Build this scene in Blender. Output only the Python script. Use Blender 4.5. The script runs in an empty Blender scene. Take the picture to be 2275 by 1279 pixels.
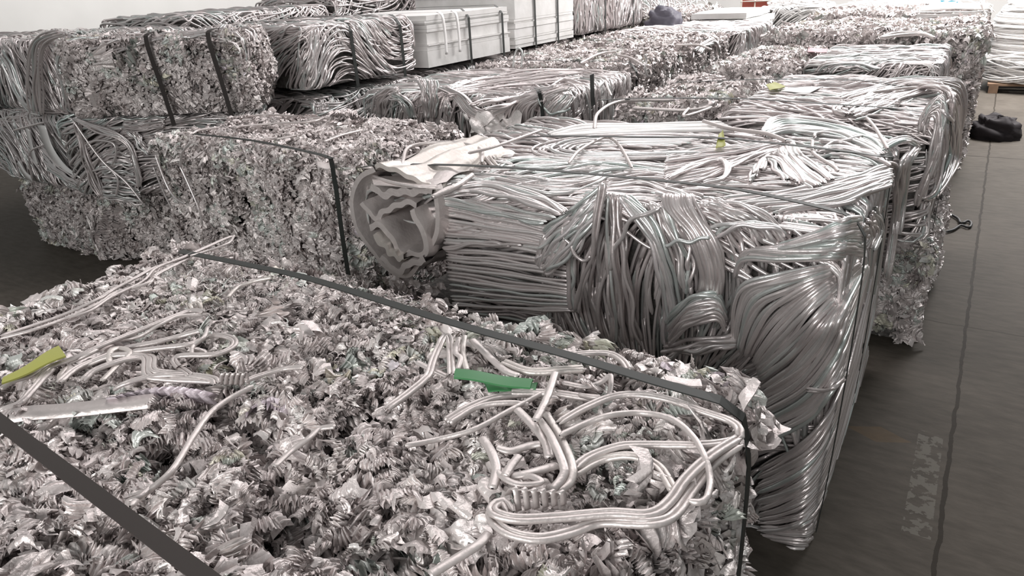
import bpy, math
import numpy as np
from mathutils import Matrix, Vector

sc = bpy.context.scene
COL = sc.collection
rng = np.random.default_rng(11)

# ------------------------------------------------------------------ camera
IW, IH = 2275.0, 1279.0
FPX = 1560.0
CAMH = 1.62
def _cam_axes(vpr=(2230., -110.), roll=3.3):
    r = math.radians(roll)
    n = np.array([-math.sin(r), -math.cos(r)])
    d = (np.array(vpr) - np.array([IW/2, IH/2])) @ n
    p = math.atan2(d, FPX)
    Z = np.array([n[0]*math.cos(p), n[1]*math.cos(p), -math.sin(p)])
    Y = np.array([vpr[0]-IW/2, vpr[1]-IH/2, FPX]); Y /= np.linalg.norm(Y)
    X = np.cross(Y, Z)
    return np.stack([X, Y, Z])
RC = _cam_axes()
CC = np.array([0., 0., CAMH])
cam_d = bpy.data.cameras.new('camera')
cam = bpy.data.objects.new('camera', cam_d); COL.objects.link(cam)
cam_d.sensor_width = 36.0
cam_d.lens = FPX/IW*36.0
cam_d.clip_start = 0.02; cam_d.clip_end = 100
m = Matrix.Identity(4)
for i in range(3):
    m[i][0] = RC[i, 0]; m[i][1] = -RC[i, 1]; m[i][2] = -RC[i, 2]; m[i][3] = CC[i]
cam.matrix_world = m
sc.camera = cam
def ray(x, y): return RC @ np.array([x-IW/2, y-IH/2, FPX])
def pz(x, y, z):
    d = ray(x, y); return CC + d*((z-CC[2])/d[2])
def py(x, y, Y):
    d = ray(x, y); return CC + d*((Y-CC[1])/d[1])
def px(x, y, X, ymax=None, ymin=None):
    d = ray(x, y); t = (X-CC[0])/d[0]; Y = CC[1]+d[1]*t if t > 0 else 1e9
    if ymax is not None and Y > ymax: return py(x, y, ymax)
    if ymin is not None and Y < ymin: return py(x, y, ymin)
    return CC + d*t

# ------------------------------------------------------------------ light, world, exposure
sc.view_settings.view_transform = 'Standard'
sc.view_settings.look = 'None'
sc.view_settings.gamma = 1.0
sc.view_settings.exposure = 0.0
w = bpy.data.worlds.new('world'); sc.world = w; w.use_nodes = True
bg = w.node_tree.nodes['Background']
bg.inputs[0].default_value = (0.97, 1.0, 0.985, 1); bg.inputs[1].default_value = 0.20
def area(name, loc, rot, sx, sy, power, col=(1, 1, 1)):
    l = bpy.data.lights.new(name, 'AREA'); l.shape = 'RECTANGLE'; l.size = sx; l.size_y = sy
    l.energy = power; l.color = col
    o = bpy.data.objects.new(name, l); COL.objects.link(o); o.location = loc; o.rotation_euler = rot
    return o
R = math.radians
# roof light strips over the stacks, added fill lights, the open gate at the far end
area('roof_and_fill_light', (-2.4, 4.0, 6.5), (0, 0, 0), 5.0, 1.6, 198, (1.0, 0.93, 0.925))
area('roof_and_fill_light', (-3.5, 11.5, 6.5), (0, 0, 0), 9.0, 3.0, 900, (1.0, 0.965, 0.96))
area('roof_and_fill_light', (1.0, 10.5, 4.2), (0, 0, 0), 2.4, 4.0, 720, (1.0, 0.975, 0.965))  # added fill, hung low over the aisle to brighten the far floor
area('front_fill_light', (-.4, -2.8, 2.5), (R(76), 0, R(4)), 2.8, 1.4, 150, (1.0, 0.985, 0.965))  # added panel behind the camera to light the bale fronts, no doorway there
area('wall_fill_light', (-11.0, 8.0, 4.5), (0, R(90), 0), 3.0, 12.0, 260, (1.0, 0.985, 0.97))  # added lamp turned to the left wall to brighten it
area('gate_daylight', (1.0, 17.6, 3.0), (R(-84), 0, 0), 9.0, 5.0, 260, (1.0, 0.985, 0.98))

# ------------------------------------------------------------------ materials
def mat(name, base=(.5, .5, .5), rough=.5, metal=0.0, ramp=None, noise=None, bump=None, spec=.5):
    mt = bpy.data.materials.new(name); mt.use_nodes = True
    nt = mt.node_tree; b = nt.nodes['Principled BSDF']
    b.inputs['Base Color'].default_value = (*base, 1)
    b.inputs['Roughness'].default_value = rough
    b.inputs['Metallic'].default_value = metal
    b.inputs['Specular IOR Level'].default_value = spec
    if ramp:                                     # colour of each piece, from its own number
        a = nt.nodes.new('ShaderNodeAttribute'); a.attribute_name = 'tint'
        cr = nt.nodes.new('ShaderNodeValToRGB'); cr.color_ramp.interpolation = 'LINEAR'
        els = cr.color_ramp.elements
        while len(els) < len(ramp): els.new(0.5)
        for e, (p, c) in zip(els, ramp): e.position = p; e.color = (*c, 1)
        nt.links.new(a.outputs['Fac'], cr.inputs['Fac'])
        nt.links.new(cr.outputs['Color'], b.inputs['Base Color'])
    if noise:
        tc = nt.nodes.new('ShaderNodeTexCoord'); nz = nt.nodes.new('ShaderNodeTexNoise')
        nz.inputs['Scale'].default_value = noise[0]; nz.inputs['Detail'].default_value = 5
        cr2 = nt.nodes.new('ShaderNodeValToRGB')
        cr2.color_ramp.elements[0].position = .3; cr2.color_ramp.elements[1].position = .7
        cr2.color_ramp.elements[0].color = (*noise[1], 1); cr2.color_ramp.elements[1].color = (*noise[2], 1)
        nt.links.new(tc.outputs['Object'], nz.inputs['Vector'])
        nt.links.new(nz.outputs['Fac'], cr2.inputs['Fac'])
        nt.links.new(cr2.outputs['Color'], b.inputs['Base Color'])
    if bump:
        tc = nt.nodes.new('ShaderNodeTexCoord'); nz = nt.nodes.new('ShaderNodeTexNoise')
        nz.inputs['Scale'].default_value = bump[0]; nz.inputs['Detail'].default_value = 3
        bp = nt.nodes.new('ShaderNodeBump'); bp.inputs['Strength'].default_value = bump[1]
        bp.inputs['Distance'].default_value = 0.01
        nt.links.new(tc.outputs['Object'], nz.inputs['Vector'])
        nt.links.new(nz.outputs['Fac'], bp.inputs['Height'])
        nt.links.new(bp.outputs['Normal'], b.inputs['Normal'])
    return mt
ALU = [(0.0, (.56, .51, .50)), (.40, (.73, .67, .66)), (.62, (.69, .64, .625)), (.74, (.80, .755, .74)),
       (.80, (.66, .68, .65)), (.86, (.56, .60, .57)), (.93, (.72, .69, .57)), (.97, (.67, .60, .65)), (1.0, (.80, .77, .79))]
ALUW = [(0.0, (.62, .57, .565)), (.40, (.80, .74, .735)), (.66, (.74, .705, .70)), (.80, (.68, .715, .70)),
        (.90, (.58, .65, .63)), (1.0, (.82, .775, .78))]
M = {}
M['chip'] = mat('crumpled_aluminium', rough=.45, metal=.42, ramp=ALU, bump=(110, .3))
M['dull'] = mat('dull_aluminium_wire', rough=.46, metal=.5, ramp=[(0, (.50, .455, .445)), (.6, (.66, .61, .595)), (1, (.67, .64, .56))], bump=(50, .25))
M['wire'] = mat('bare_aluminium_wire', rough=.34, metal=.66, ramp=ALUW, bump=(60, .12))
M['pale'] = mat('pale_aluminium_wire', rough=.45, metal=.30, ramp=[(0, (.72, .70, .69)), (1, (.84, .83, .82))])
M['core'] = mat('darkened_scrap_inside', rough=.7, metal=.5, noise=(40, (.10, .095, .09), (.22, .21, .20)), bump=(60, .8))  # same aluminium darkened, shade in the gaps is put into its colour
M['strap'] = mat('dark_strapping', base=(.026, .029, .027), rough=.5, spec=.3)
M['strapb'] = mat('brown_strapping', base=(.036, .030, .028), rough=.55, spec=.3)
M['green'] = mat('green_plastic', base=(.05, .20, .075), rough=.5)
M['yellow'] = mat('yellow_green_plastic', base=(.36, .37, .09), rough=.5)
M['pink'] = mat('pink_plastic', base=(.55, .33, .36), rough=.5)
M['wrap'] = mat('white_sheet', rough=.5, noise=(7, (.72, .71, .69), (.84, .83, .82)), bump=(25, .25))
M['wood'] = mat('pallet_wood', rough=.8, noise=(9, (.16, .095, .06), (.26, .17, .11)))
M['bag'] = mat('dark_plastic_bag', base=(.024, .020, .022), rough=.75, spec=.2)
M['violet'] = mat('dark_violet_bag', base=(.085, .08, .105), rough=.5)
M['red'] = mat('red_bin', base=(.30, .07, .05), rough=.5)
M['mesh'] = mat('cream_mesh_wire', base=(.65, .60, .52), rough=.5)
M['blue'] = mat('blue_sheet', base=(.05, .30, .42), rough=.5)
M['wall'] = mat('white_wall', rough=.9, noise=(1.2, (.78, .77, .75), (.84, .83, .81)))
M['rust'] = mat('dark_wire', base=(.03, .03, .03), rough=.6)

# ------------------------------------------------------------------ mesh tools
class Acc:
    def __init__(s): s.v = []; s.f = []; s.t = []; s.n = 0
    def add(s, v, f, t):
        v = np.asarray(v, float).reshape(-1, 3)
        s.v.append(v); s.f.append(np.asarray(f, np.int64).reshape(-1, 4) + s.n)
        s.t.append(np.broadcast_to(np.asarray(t, float), (len(v),)).copy() if np.ndim(t) == 0 else np.asarray(t, float).ravel())
        s.n += len(v)
    def build(s, name, m, root=None, smooth=True, kind=None):
        v = np.concatenate(s.v); f = np.concatenate(s.f); t = np.concatenate(s.t)
        if root is not None and kind == 'stuff': v[:, 2] = np.maximum(v[:, 2], root.location.z+.002)
        if root is not None:
            a = root.rotation_euler.z; c, sn = math.cos(-a), math.sin(-a)
            v = v - np.array(root.location)
            v = np.stack([v[:, 0]*c - v[:, 1]*sn, v[:, 0]*sn + v[:, 1]*c, v[:, 2]], 1)
        me = bpy.data.meshes.new(name)
        me.vertices.add(len(v)); me.vertices.foreach_set('co', v.astype(np.float32).ravel())
        nf = len(f)
        me.loops.add(nf*4); me.polygons.add(nf)
        me.loops.foreach_set('vertex_index', f.astype(np.int32).ravel())
        me.polygons.foreach_set('loop_start', np.arange(0, nf*4, 4, dtype=np.int32))
        me.polygons.foreach_set('loop_total', np.full(nf, 4, np.int32))
        me.polygons.foreach_set('use_smooth', np.full(nf, bool(smooth)))
        at = me.attributes.new('tint', 'FLOAT', 'POINT'); at.data.foreach_set('value', t.astype(np.float32))
        me.update(calc_edges=True)
        me.materials.append(m)
        o = bpy.data.objects.new(name, me); COL.objects.link(o)
        if root is not None: o.parent = root
        if kind: o['kind'] = kind
        return o

def grid_faces(nu, nv):
    i = np.arange((nu-1)*nv).reshape(nu-1, nv)[:, :nv-1].ravel()
    return np.stack([i, i+1, i+nv+1, i+nv], 1)
def ring_faces(n, s):
    i = np.arange(n-1)[:, None]*s; j = np.arange(s)[None, :]; k = (j+1) % s
    return np.stack([i+j, i+k, i+s+k, i+s+j], 2).reshape(-1, 4)

def resample(p, n):
    """Catmull-Rom through p, then n points evenly along it"""
    p = np.asarray(p, float)
    if len(p) == 2:
        t = np.linspace(0, 1, n)[:, None]; return p[0]*(1-t) + p[1]*t
    q = np.vstack([2*p[0]-p[1], p, 2*p[-1]-p[-2]])
    out = []
    for i in range(1, len(q)-2):
        t = np.linspace(0, 1, 14, endpoint=False)[:, None]
        a, b, c, d = q[i-1], q[i], q[i+1], q[i+2]
        out.append(.5*((2*b) + (-a+c)*t + (2*a-5*b+4*c-d)*t*t + (-a+3*b-3*c+d)*t**3))
    out.append(q[-2][None]); c = np.vstack(out)
    L = np.r_[0, np.cumsum(np.linalg.norm(np.diff(c, axis=0), axis=1))]
    s = np.linspace(0, L[-1], n)
    return np.stack([np.interp(s, L, c[:, k]) for k in range(3)], 1)

def tubes(acc, P, r, sides=6, tint=None, flat=1.0):
    """P (K,N,3) paths, r scalar or (K,)"""
    P = np.asarray(P, float)
    if P.ndim == 2: P = P[None]
    K, N, _ = P.shape
    T = np.gradient(P, axis=1); T /= np.linalg.norm(T, axis=2, keepdims=True)+1e-9
    ref = np.where(np.abs(T[:, 0, 2:3]) > .8, np.array([[1., 0, 0]]), np.array([[0, 0, 1.]]))
    A = np.zeros_like(P)
    a = np.cross(T[:, 0], ref)
    for i in range(N):
        a = a - T[:, i]*np.sum(a*T[:, i], 1, keepdims=True)
        a /= np.linalg.norm(a, axis=1, keepdims=True)+1e-9
        A[:, i] = a
    B = np.cross(T, A)
    th = np.linspace(0, 2*np.pi, sides, endpoint=False)
    rr = np.broadcast_to(np.asarray(r, float).reshape(-1, 1, 1, 1), (K, N, 1, 1)).copy()
    rr[:, 0] *= .3; rr[:, -1] *= .3
    V = P[:, :, None] + rr*(np.cos(th)[None, None, :, None]*A[:, :, None]
                            + flat*np.sin(th)[None, None, :, None]*B[:, :, None])
    F = ring_faces(N, sides)
    Fk = (F[None] + (np.arange(K)*N*sides)[:, None, None]).reshape(-1, 4)
    if tint is None: tint = rng.random(K)
    tint = np.broadcast_to(np.asarray(tint, float), (K,))
    acc.add(V, Fk, np.repeat(tint, N*sides))

def waves(n=7, lo=2., hi=9.):
    k = rng.normal(size=(n, 2)); k /= np.linalg.norm(k, axis=1, keepdims=True)
    k *= rng.uniform(lo, hi, n)[:, None]*1.0; ph = rng.uniform(0, 6.28, n)
    return lambda u, v: np.sin(k[:, 0]*u[..., None] + k[:, 1]*v[..., None] + ph).sum(-1)/math.sqrt(n)

def wobble(K, N, amp, nw=3):
    """smooth random (K,N) curves"""
    t = np.linspace(0, 1, N)[None, None]
    f = rng.uniform(.5, 3.0, (K, nw, 1)); ph = rng.uniform(0, 6.28, (K, nw, 1))
    return amp*np.sin(6.28*f*t+ph).mean(1)

def sheet(acc, guides, n, r=.006, N=44, depth=.012, jit=.004, sides=6, nrm=(0, -1, 0), tint=None, cut=.0, spread=1.0):
    """n wires running between the guide lines (lists of 3-D points), packed in a thin bundle"""
    G = np.stack([resample(g, N) for g in guides])
    t = (np.arange(n)+.5)/n + rng.normal(0, .25/n, n)
    t = np.clip(.5+(t-.5)*spread, -.02, 1.02)*(len(G)-1)
    i = np.clip(t.astype(int), 0, len(G)-2); fr = (t-i)[:, None, None]
    P = G[i]*(1-fr) + G[i+1]*fr
    nr = np.asarray(nrm, float)
    P = P + nr*(rng.uniform(-depth, depth, n)[:, None, None] + wobble(n, N, depth*.7)[..., None])
    T = np.gradient(P, axis=1); T /= np.linalg.norm(T, axis=2, keepdims=True)+1e-9
    S = np.cross(T, nr); P = P + S*wobble(n, N, jit*2)[..., None]
    if cut > 0:                                  # ragged ends
        for k in range(n):
            a = rng.uniform(0, cut); b = 1-rng.uniform(0, cut)
            s = np.linspace(a, b, N)*(N-1); i0 = np.clip(s.astype(int), 0, N-2); f0 = (s-i0)[:, None]
            P[k] = P[k, i0]*(1-f0) + P[k, i0+1]*f0
    if tint is None: tint = np.clip(rng.normal(.5, .2) + rng.normal(0, .22, n), 0, 1)
    tubes(acc, P, r*rng.uniform(.85, 1.15, n), sides, tint)

def stream(acc, O, U, V, nrm, ul, vl, n, ang, r=.006, L=.6, N=26, amp=.6, depth=.03, sides=5, over=.0, fld=None, tint=None, lo=2., hi=7.):
    """n wires wandering over a face (origin O, axes U,V), bent over its edges"""
    fld = fld or waves(6, lo, hi)
    u = rng.uniform(0, ul, n); v = rng.uniform(0, vl, n)
    off = rng.normal(0, .12, n); ds = L/N*rng.uniform(.6, 1.3, n)
    A = np.zeros((n, N)); Bv = np.zeros((n, N)); h = N//2
    for sgn in (1, -1):
        uu, vv = u.copy(), v.copy()
        for i in range(h):
            j = h+i if sgn > 0 else h-1-i
            if sgn > 0 or i > 0 or True: A[:, j] = uu; Bv[:, j] = vv
            th = ang + amp*fld(uu, vv) + off
            uu = uu + sgn*ds*np.cos(th); vv = vv + sgn*ds*np.sin(th)
    ex = np.maximum(0, -A) + np.maximum(0, A-ul) + np.maximum(0, -Bv) + np.maximum(0, Bv-vl)
    A = np.clip(A, 0, ul); Bv = np.clip(Bv, 0, vl)
    e = .04
    ed = sum(np.maximum(0, e-d)**2/(2*e) for d in (A, ul-A, Bv, vl-Bv))
    d = -np.minimum(ex, .12)*over - ex*(1-over)*.5 - ed + rng.uniform(-depth, depth*.35, n)[:, None] + wobble(n, N, depth*.5)
    P = O + A[..., None]*U + Bv[..., None]*V + d[..., None]*nrm
    if tint is None: tint = np.clip(.5+.25*fld(u*1.7, v*1.7)+rng.normal(0, .15, n), 0, 1)
    tubes(acc, P, r*rng.uniform(.8, 1.2, n), sides, tint)

U_ = rng.uniform
# --- crumpled pieces: a small library of shapes, each a (nu x nv) grid
def pleat(folds, per, nv, wd, amp, bend, fan):
    nu = folds*per+1
    s = np.linspace(-.5, .5, nu); y = np.linspace(-.5, .5, nv)
    ph = np.linspace(0, folds, nu)
    ph = ph + .12*np.sin(ph*1.7+rng.uniform(0, 6))
    z = np.arcsin(np.sin(ph*2*np.pi)*.93)/1.5*amp*(1+.35*rng.normal(size=nu).cumsum()/math.sqrt(nu))
    S, Yv = np.meshgrid(s, y, indexing='ij'); Z = z[:, None]*(1+fan*Yv*1.6+.25*rng.normal(size=nv)[None])
    X = S*(1+fan*Yv*1.8); Yw = Yv*wd*(1+.25*np.sin(S*5+rng.uniform(0, 6))) + .10*np.sin(S*6.+rng.uniform(0, 6))
    if abs(bend) > .05:
        th = X*bend; rad = 1/bend
        X2 = np.sin(th)*(rad-Z); Z2 = rad-np.cos(th)*(rad-Z); X, Z = X2, Z2
    P = np.stack([X, Yw, Z], 2).reshape(-1, 3)
    P += rng.normal(0, .012, P.shape)
    return P
def ruffle(folds, per, nv, wd, amp, dome, fan):
    nu = folds*per+1; x = np.linspace(-.5, .5, nu); y = np.linspace(-.5, .5, nv)
    ph = np.linspace(0, folds, nu)*2*np.pi; ph = ph + 1.3*np.sin(ph*.23+U_(0, 6)) + .5*np.sin(ph*.61+U_(0, 6))
    env = 1+.45*np.sin(np.linspace(0, 1, nu)*U_(4, 12)+U_(0, 6))
    S, Yv = np.meshgrid(x, y, indexing='ij')
    ww = .35*np.sin(Yv*U_(2, 6)+U_(0, 6))          # folds wander along the width
    zz = np.sin(ph[:, None]+ww*2.5); Z = np.sign(zz)*np.abs(zz)**.75*amp*env[:, None]*(1+fan*Yv*1.5)
    X = S*(1+fan*Yv*1.7) + .035*np.cos(ph[:, None]*2+ww*5)*amp*3
    Yw = Yv*wd*(1+.3*np.sin(S*6+U_(0, 6))) + .12*np.sin(S*5+U_(0, 6)) + .02*np.sin(ph[:, None]*1.0+1)
    Z = Z - dome*(1.3*X*X+1.2*Yw*Yw)
    P = np.stack([X, Yw, Z], 2)
    P[:, 0, 2] -= .14*rng.random(nu); P[:, -1, 2] -= .14*rng.random(nu)
    f1, f2, f3 = waves(5, 5, 13), waves(5, 5, 13), waves(5, 5, 13)
    P += .038*np.stack([f1(S, Yv*wd), f2(S, Yv*wd), 1.3*f3(S, Yv*wd)], 2)
    return P.reshape(-1, 3)+rng.normal(0, .008, (nu*nv, 3))
def curl(nu, nv, turns, wd, cone):
    th = np.linspace(0, turns*2*np.pi, nu); rad = .22*(1+cone*np.linspace(0, 1, nu))
    y = np.linspace(-.5, .5, nv)*wd
    X = (np.cos(th)*rad)[:, None] + .08*y[None]; Z = (np.sin(th)*rad)[:, None] + 0*y[None]
    Yy = y[None] + (.15*np.sin(th*1.3+rng.uniform(0, 6)))[:, None]
    P = np.stack([X, Yy, Z], 2).reshape(-1, 3)
    return P + rng.normal(0, .015, P.shape)
def leaf(nu, nv):
    u = np.linspace(-.5, .5, nu); v = np.linspace(-.35, .35, nv)
    U_, V_ = np.meshgrid(u, v, indexing='ij'); f = waves(4, 6, 14)
    Z = .16*f(U_, V_); X = U_ + .07*f(V_, U_); Y = V_*(1-.5*np.abs(U_)) + .06*f(U_+2, V_)
    P = np.stack([X, Y, Z], 2).reshape(-1, 3)
    return P + rng.normal(0, .02, P.shape)
def shaving(nu, nv):
    t = np.linspace(0, 1, nu); k = rng.uniform(3, 8); a = rng.uniform(.1, .25)
    c = np.stack([t-.5+.1*np.sin(9*t), a*np.sin(k*t*2+rng.uniform(0, 6)), a*np.cos(k*t*2.3+rng.uniform(0, 6))], 1)
    wv = rng.normal(size=3); wv /= np.linalg.norm(wv)
    P = c[:, None] + (np.linspace(-.5, .5, nv)*.07)[None, :, None]*wv
    return P.reshape(-1, 3)
def flatstrip(nu, nv):
    t = np.linspace(-.5, .5, nu); z = .12*np.sin(t*rng.uniform(2, 7)+rng.uniform(0, 6)); y = np.linspace(-.5, .5, nv)*rng.uniform(.14, .3)
    X, Y = np.meshgrid(t, y, indexing='ij'); Z = z[:, None]+.25*Y*np.sin(t*4)[:, None]
    return np.stack([X, Y, Z], 2).reshape(-1, 3)
def lib(shape, gen, n): return (np.stack([gen() for _ in range(n)]), grid_faces(*shape))
HI = dict(
    ruffle=lib((55, 4), lambda: ruffle(9, 6, 4, U_(.22, .55), U_(.06, .13), U_(-.3, 1.3), U_(-.35, .35)), 60),
    fan=lib((43, 4), lambda: ruffle(7, 6, 4, U_(.35, .7), U_(.07, .14), U_(-.2, 1.2), U_(-.8, .8)), 50),
    pleat=lib((33, 3), lambda: pleat(8, 4, 3, U_(.3, .6), U_(.09, .17), U_(-1.8, 1.8), U_(-.5, .5)), 40),
    short=lib((17, 4), lambda: pleat(4, 4, 4, U_(.5, 1.0), U_(.10, .22), U_(-2.5, 2.5), U_(-.6, .6)), 30),
    curl=lib((14, 3), lambda: curl(14, 3, U_(.5, 1.3), U_(.3, .7), U_(-.5, .6)), 30),
    leaf=lib((9, 6), lambda: leaf(9, 6), 40),
    shav=lib((20, 2), lambda: shaving(20, 2), 30),
    strip=lib((7, 2), lambda: flatstrip(7, 2), 20))
LO = dict(
    ruffle=lib((17, 3), lambda: ruffle(4, 4, 3, U_(.35, .7), U_(.09, .17), U_(.2, 1.5), U_(-.6, .6)), 50),
    pleat=lib((13, 2), lambda: pleat(6, 2, 2, U_(.3, .6), U_(.10, .2), U_(-1.8, 1.8), U_(-.5, .5)), 30),
    short=lib((9, 2), lambda: pleat(4, 2, 2, U_(.4, .8), U_(.12, .24), U_(-2., 2.), U_(-.5, .5)), 30),
    curl=lib((8, 2), lambda: curl(8, 2, U_(.5, 1.2), U_(.3, .7), U_(-.5, .6)), 30),
    leaf=lib((5, 4), lambda: leaf(5, 4), 40),
    shav=lib((10, 2), lambda: shaving(10, 2), 30),
    strip=lib((4, 2), lambda: flatstrip(4, 2), 20))
# flat shading suits LO, smooth suits HI

def rotmats(n, axis_bias=None):
    q = rng.normal(size=(n, 4)); q /= np.linalg.norm(q, axis=1, keepdims=True)
    w_, x, y, z = q.T
    return np.stack([1-2*(y*y+z*z), 2*(x*y-w_*z), 2*(x*z+w_*y), 2*(x*y+w_*z), 1-2*(x*x+z*z), 2*(y*z-w_*x),
                     2*(x*z-w_*y), 2*(y*z+w_*x), 1-2*(x*x+y*y)], 1).reshape(n, 3, 3)
def rodr(ax, th):
    ax = ax/np.linalg.norm(ax, axis=1, keepdims=True); x, y, z = ax.T; c = np.cos(th); s = np.sin(th); C = 1-c
    return np.stack([c+x*x*C, x*y*C-z*s, x*z*C+y*s, y*x*C+z*s, c+y*y*C, y*z*C-x*s, z*x*C-y*s, z*y*C+x*s, c+z*z*C], 1).reshape(-1, 3, 3)

def chips(acc, L, O, U, V, nrm, ul, vl, n, size, mix, cell=.12, relief=.03, depth=.05, edge=.07, loose=.6, tint0=None, hole=None, pits=0., align=.55, crev=()):
    """n crumpled pieces over a face; pieces of one clump lie much the same way"""
    O, U, V, nrm = (np.asarray(a, float) for a in (O, U, V, nrm))
    u = rng.uniform(0, ul, n); v = rng.uniform(0, vl, n)
    if hole is not None:
        k = ~hole(u, v); u, v = u[k], v[k]; n = len(u)
    nc = max(4, int(ul*vl/cell**2))
    su = rng.uniform(0, ul, nc); sv = rng.uniform(0, vl, nc)
    ci = np.empty(n, int)
    for a in range(0, n, 2000):
        ci[a:a+2000] = np.argmin((u[a:a+2000, None]-su)**2+(v[a:a+2000, None]-sv)**2, axis=1)
    cR = rotmats(nc); ct = rng.random(nc); ck = rng.random(nc); ch = rng.normal(0, 1, nc)
    f = waves(8, 5, 22)
    e = sum(np.maximum(0, edge-d)**2/(2*edge) for d in (u, ul-u, v, vl-v))
    hgt = relief*(.6*f(u, v)+.5*ch[ci]) - e - depth*rng.random(n)**1.5
    if pits: hgt -= pits*np.clip(waves(6, 6, 14)(u, v)-1.15, 0, 1)
    pos = O + u[:, None]*U + v[:, None]*V + hgt[:, None]*nrm
    for a_, b_, wd_, dp_ in crev:                # dark clefts between the pressed lumps
        ab = np.asarray(b_, float)-a_; q_ = pos-a_; t_ = np.clip((q_ @ ab)/(ab @ ab), 0, 1)
        dd_ = np.linalg.norm((q_-t_[:, None]*ab)-((q_-t_[:, None]*ab) @ nrm)[:, None]*nrm, axis=1)
        pos = pos - (dp_*np.clip(1-(dd_/wd_)**2, 0, 1))[:, None]*nrm
    ax = rng.normal(size=(n, 3)); Rm = rodr(ax, rng.normal(0, loose, n)) @ cR[ci]
    B0 = np.stack([U, V, nrm], 1); yaw = (rng.random(nc)*6.28)[ci]+rng.normal(0, loose, n); cz, sz_ = np.cos(yaw), np.sin(yaw); o_ = np.zeros(n)
    Rz = np.stack([cz, -sz_, o_, sz_, cz, o_, o_, o_, o_+1], 1).reshape(-1, 3, 3)
    Ra = rodr(rng.normal(size=(n, 3)), rng.normal(0, align, n)) @ rodr(rng.normal(size=(nc, 3)), rng.normal(0, align*.7, nc))[ci] @ B0 @ Rz
    if tint0 is None:
        g = (ct[ci]*.80 + .2*rng.random(n)); g = np.where(rng.random(n) < .4, g*.75, g)
    else: g = np.clip(tint0 + rng.normal(0, .15, n), 0, 1)
    names = list(mix); pr = np.cumsum([mix[k] for k in names]); pr = pr/pr[-1]
    kk = np.searchsorted(pr, np.clip(.62*ck[ci]+.38*rng.random(n), 0, .9999))
    sz = rng.uniform(size[0], size[1], n)*np.exp(rng.normal(0, .2, n))
    for j, nm in enumerate(names):
        idx = np.nonzero(kk == j)[0]
        if not len(idx): continue
        tv, tf = L[nm]; ti = rng.integers(0, len(tv), len(idx))
        P = np.einsum('nij,nvj->nvi', (Ra if nm in ('ruffle', 'fan', 'leaf', 'strip') else Rm)[idx], tv[ti])*sz[idx][:, None, None] + pos[idx][:, None]
        # squeeze pieces flat against the face so the bale keeps its pressed outline
        dd = (P-pos[idx][:, None]) @ nrm
        P = P - (dd*(.08 if nm in ('ruffle', 'fan') else .35))[..., None]*nrm
        nvv = tv.shape[1]
        F = (tf[None] + (np.arange(len(idx))*nvv)[:, None, None]).reshape(-1, 4)
        acc.add(P, F, np.repeat(g[idx], nvv))

def lumpy_box(acc, lo, hi, n=10, amp=.02, tint=.5):
    lo, hi = np.array(lo, float), np.array(hi, float); d = hi-lo; f = waves(6, 4, 12)
    for ax in range(3):
        for s in (0, 1):
            a, b = [k for k in range(3) if k != ax]
            g = np.linspace(0, 1, n); A, B = np.meshgrid(g, g, indexing='ij')
            P = np.zeros((n, n, 3)); P[..., a] = A; P[..., b] = B; P[..., ax] = s
            P = lo + P*d
            c = (lo+hi)/2
            k = 1 + amp*f(P[..., 0]+P[..., 2]*1.3, P[..., 1]-P[..., 2]*.7)
            P = c + (P-c)*k[..., None]; P[..., 2] = np.maximum(P[..., 2], lo[2]+.002)
            acc.add(P.reshape(-1, 3), grid_faces(n, n), tint)

def ribbon(acc, path, wdir, wd, th, N=None, tint=.5):
    """flat strap with thickness swept along a path; wdir is its width direction"""
    p = np.asarray(path, float) if N is None else resample(path, N)
    T = np.gradient(p, axis=0); T /= np.linalg.norm(T, axis=1, keepdims=True)+1e-9
    wv = np.broadcast_to(np.asarray(wdir, float), p.shape); wv = wv - T*np.sum(wv*T, 1, keepdims=True)
    wv = wv/np.linalg.norm(wv, axis=1, keepdims=True); nn = np.cross(T, wv)
    h, t = wd/2, th/2
    ring = np.stack([p+wv*h+nn*t, p-wv*h+nn*t, p-wv*h-nn*t, p+wv*h-nn*t], 1)
    acc.add(ring, ring_faces(len(p), 4), tint)
    a = acc.n-len(p)*4
    acc.f.append(np.array([[a, a+3, a+2, a+1], [acc.n-4, acc.n-3, acc.n-2, acc.n-1]]))

def box(acc, lo, hi, tint=.5):
    x0, y0, z0 = lo; x1, y1, z1 = hi
    acc.add([(x0, y0, z0), (x1, y0, z0), (x1, y1, z0), (x0, y1, z0), (x0, y0, z1), (x1, y0, z1), (x1, y1, z1), (x0, y1, z1)],
            [(0, 3, 2, 1), (4, 5, 6, 7), (0, 1, 5, 4), (1, 2, 6, 5), (2, 3, 7, 6), (3, 0, 4, 7)], tint)

def one(fn, name, m, root=None, smooth=True, kind=None):
    a = Acc(); fn(a); return a.build(name, m, root, smooth, kind)

GROUP = 'pressed scrap metal bales'
def thing(name, label, cat, loc, rz=0., group=None):
    o = bpy.data.objects.new(name, None); COL.objects.link(o); o.empty_display_size = .1
    o.location = loc; o.rotation_euler = (0, 0, rz); o['label'] = label; o['category'] = cat
    if group: o['group'] = group
    bpy.context.view_layer.update()
    return o
def bale(label, lo, hi, rz=0.):
    c = ((lo[0]+hi[0])/2, (lo[1]+hi[1])/2, lo[2])
    return thing('scrap_bale', label, 'bale', c, rz, GROUP)

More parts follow.
